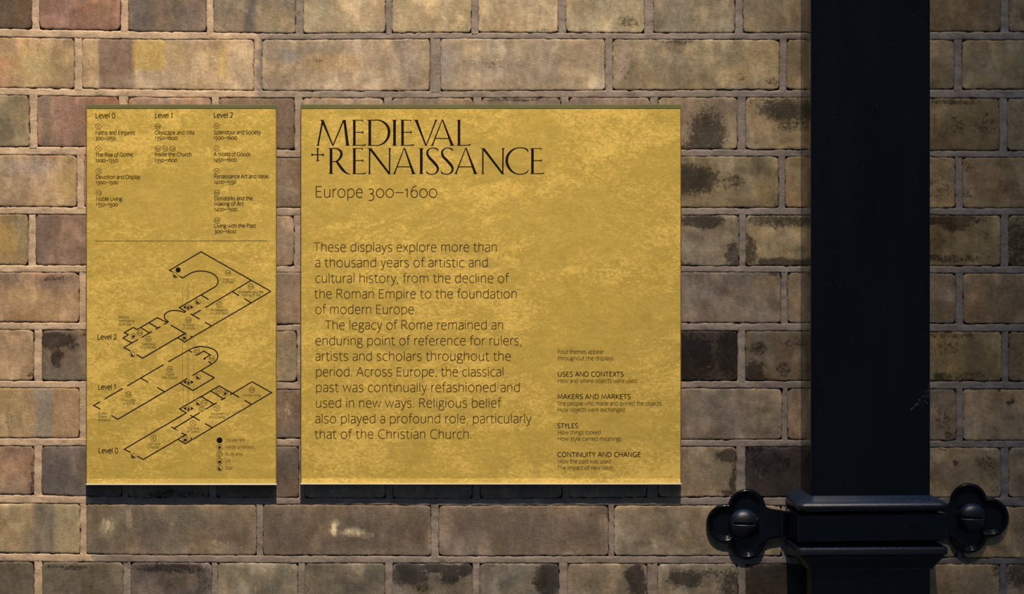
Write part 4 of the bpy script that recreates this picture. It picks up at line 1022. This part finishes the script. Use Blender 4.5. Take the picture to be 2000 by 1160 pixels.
for a in [(191.8, 246.8, '8'), (308, 246.8, '50a'), (422.8, 245.9, '62'), (192, 290.8, '9'), (308.5, 290, '50b'), (322.5, 290, '50c'), (337, 290, '50d'), (422.8, 289.6, '63'), (192.5, 334.8, '10'), (423, 334, '64'), (193, 377.6, '10a'), (423.5, 376.5, '64a'), (424, 430.5, '64b'),
          (445, 533, '64b'), (490, 559.5, '64a'), (428, 595, '64'), (368, 625, '63'), (273.2, 650, '62a'), (290, 662, '62'), (385, 684.3, '50c'), (413.8, 700, '50d'), (331.6, 721, '50b'), (251, 770.5, '50a'), (399.2, 787, '10b'), (377, 826.5, '9'), (299.4, 856.2, '8'), (426.8, 763.5, '10c'), (492, 761, '10a'), (424.2, 797.3, '10')]: badge(*a)
for x, y, k in [(342.2, 538, 'stair'), (386.2, 589.3, 'stair'), (258.5, 692.5, 'stair'), (386.6, 736.3, 'stair'), (387, 787.4, 'stair'), (260.3, 890.5, 'stair'), (260.6, 656.8, 'hand'), (440, 768.2, 'hand'), (393.7, 798.8, 'bulb'), (360.2, 658.8, 'lift'), (362, 857.8, 'lift'), (428.8, 873.6, 'hand'), (428.8, 887, 'bulb'), (429, 900.7, 'lift'), (429.2, 914.6, 'stair')]: badge(x, y, None, k, 5.6 if x > 428 and y > 870 else 5.2)
for a in ((347.9, 527.1, 5.0), (428.8, 859.8, 5.8)):
    ic = Ink(); ic.disc(*a, 24); ic.build('location_dot', M_ink, plan)
for x, y in ((367.6, 599.9), (368.2, 746.3), (368.2, 797.8)):
    ic = Ink()
    for s_ in (-1, 1): ic.poly([(x + s_ * 10.2, y), (x + s_ * 4.6, y - 3.7), (x + s_ * 4.9, y), (x + s_ * 4.6, y + 3.7)])
    ic.ring(x, y, 4.5, .6, 20); ic.poly([(x - 2.3, y - .8), (x + 2.3, y - .8), (x + 2.3, y + 3), (x - 2.3, y + 3)]); ic.line([(x - 1.6, y - 2.3), (x + 1.6, y - 2.3)], 1.0)
    ic.poly([(x - 2.5, y + 5), (x + 2.5, y + 5), (x, y + 6.6)])
    ic.build('lift_symbol', M_ink, plan)
for s, cx, b, wd in [('Living with', 445.4, 547.2, 30), ('the Past', 445.4, 552.9, 21.5), ('Donatello and the', 490, 572.4, 48.5), ('Making of Art', 490, 578.4, 37), ('Renaissance', 428, 607.6, 33), ('Art and Ideas', 428, 614, 35.5), ('A World', 368.2, 636.7, 21), ('of Goods', 368.2, 643.2, 24), ('Splendour', 290, 674, 27), ('and Society', 290, 680.2, 31),
                     ('Inside', 332, 733.2, 16), ('the Church', 332, 739.6, 29.5), ('Cityscape', 251, 783.4, 26), ('and Villa', 251, 790, 23), ('The Rise', 377.2, 838.8, 22), ('of Gothic', 377.2, 845, 24), ('Faith and', 299.3, 869.4, 25), ('Empires', 299.3, 875.8, 21.5), ('Noble Living', 492, 774, 33), ('Devotion', 424, 810.5, 24.5), ('and Display', 424, 816.8, 31.5)]:
    line_of('room_name', M_text, plan, s, b, 4.6, cx=cx, wid=wd, wt=8)
for s, x, b, wd in [('Balcony', 231, 621.5, 20.5), ('overlooking', 231, 628.6, 31), ('room 50a', 231, 635.4, 25), ('to the', 191.6, 809.6, 15.5), ('Grand', 191.6, 816.2, 16), ('Entrance', 191.6, 822.5, 23)]:
    line_of('room_name', M_text, plan, s, b, 4.7, x0=x, wid=wd, wt=8, italic=.2, lining=True)
for s, b, x1 in [('You are here', 862.2, 478.5), ('Hands-on exhibits', 875.9, 497.5), ('Study area', 889.4, 473.2), ('Lift', 903, 449.7), ('Stair', 916.6, 454.5)]: line_of('legend_text', M_text, plan, s, b, 6.1, 440, x1, wt=6.8)
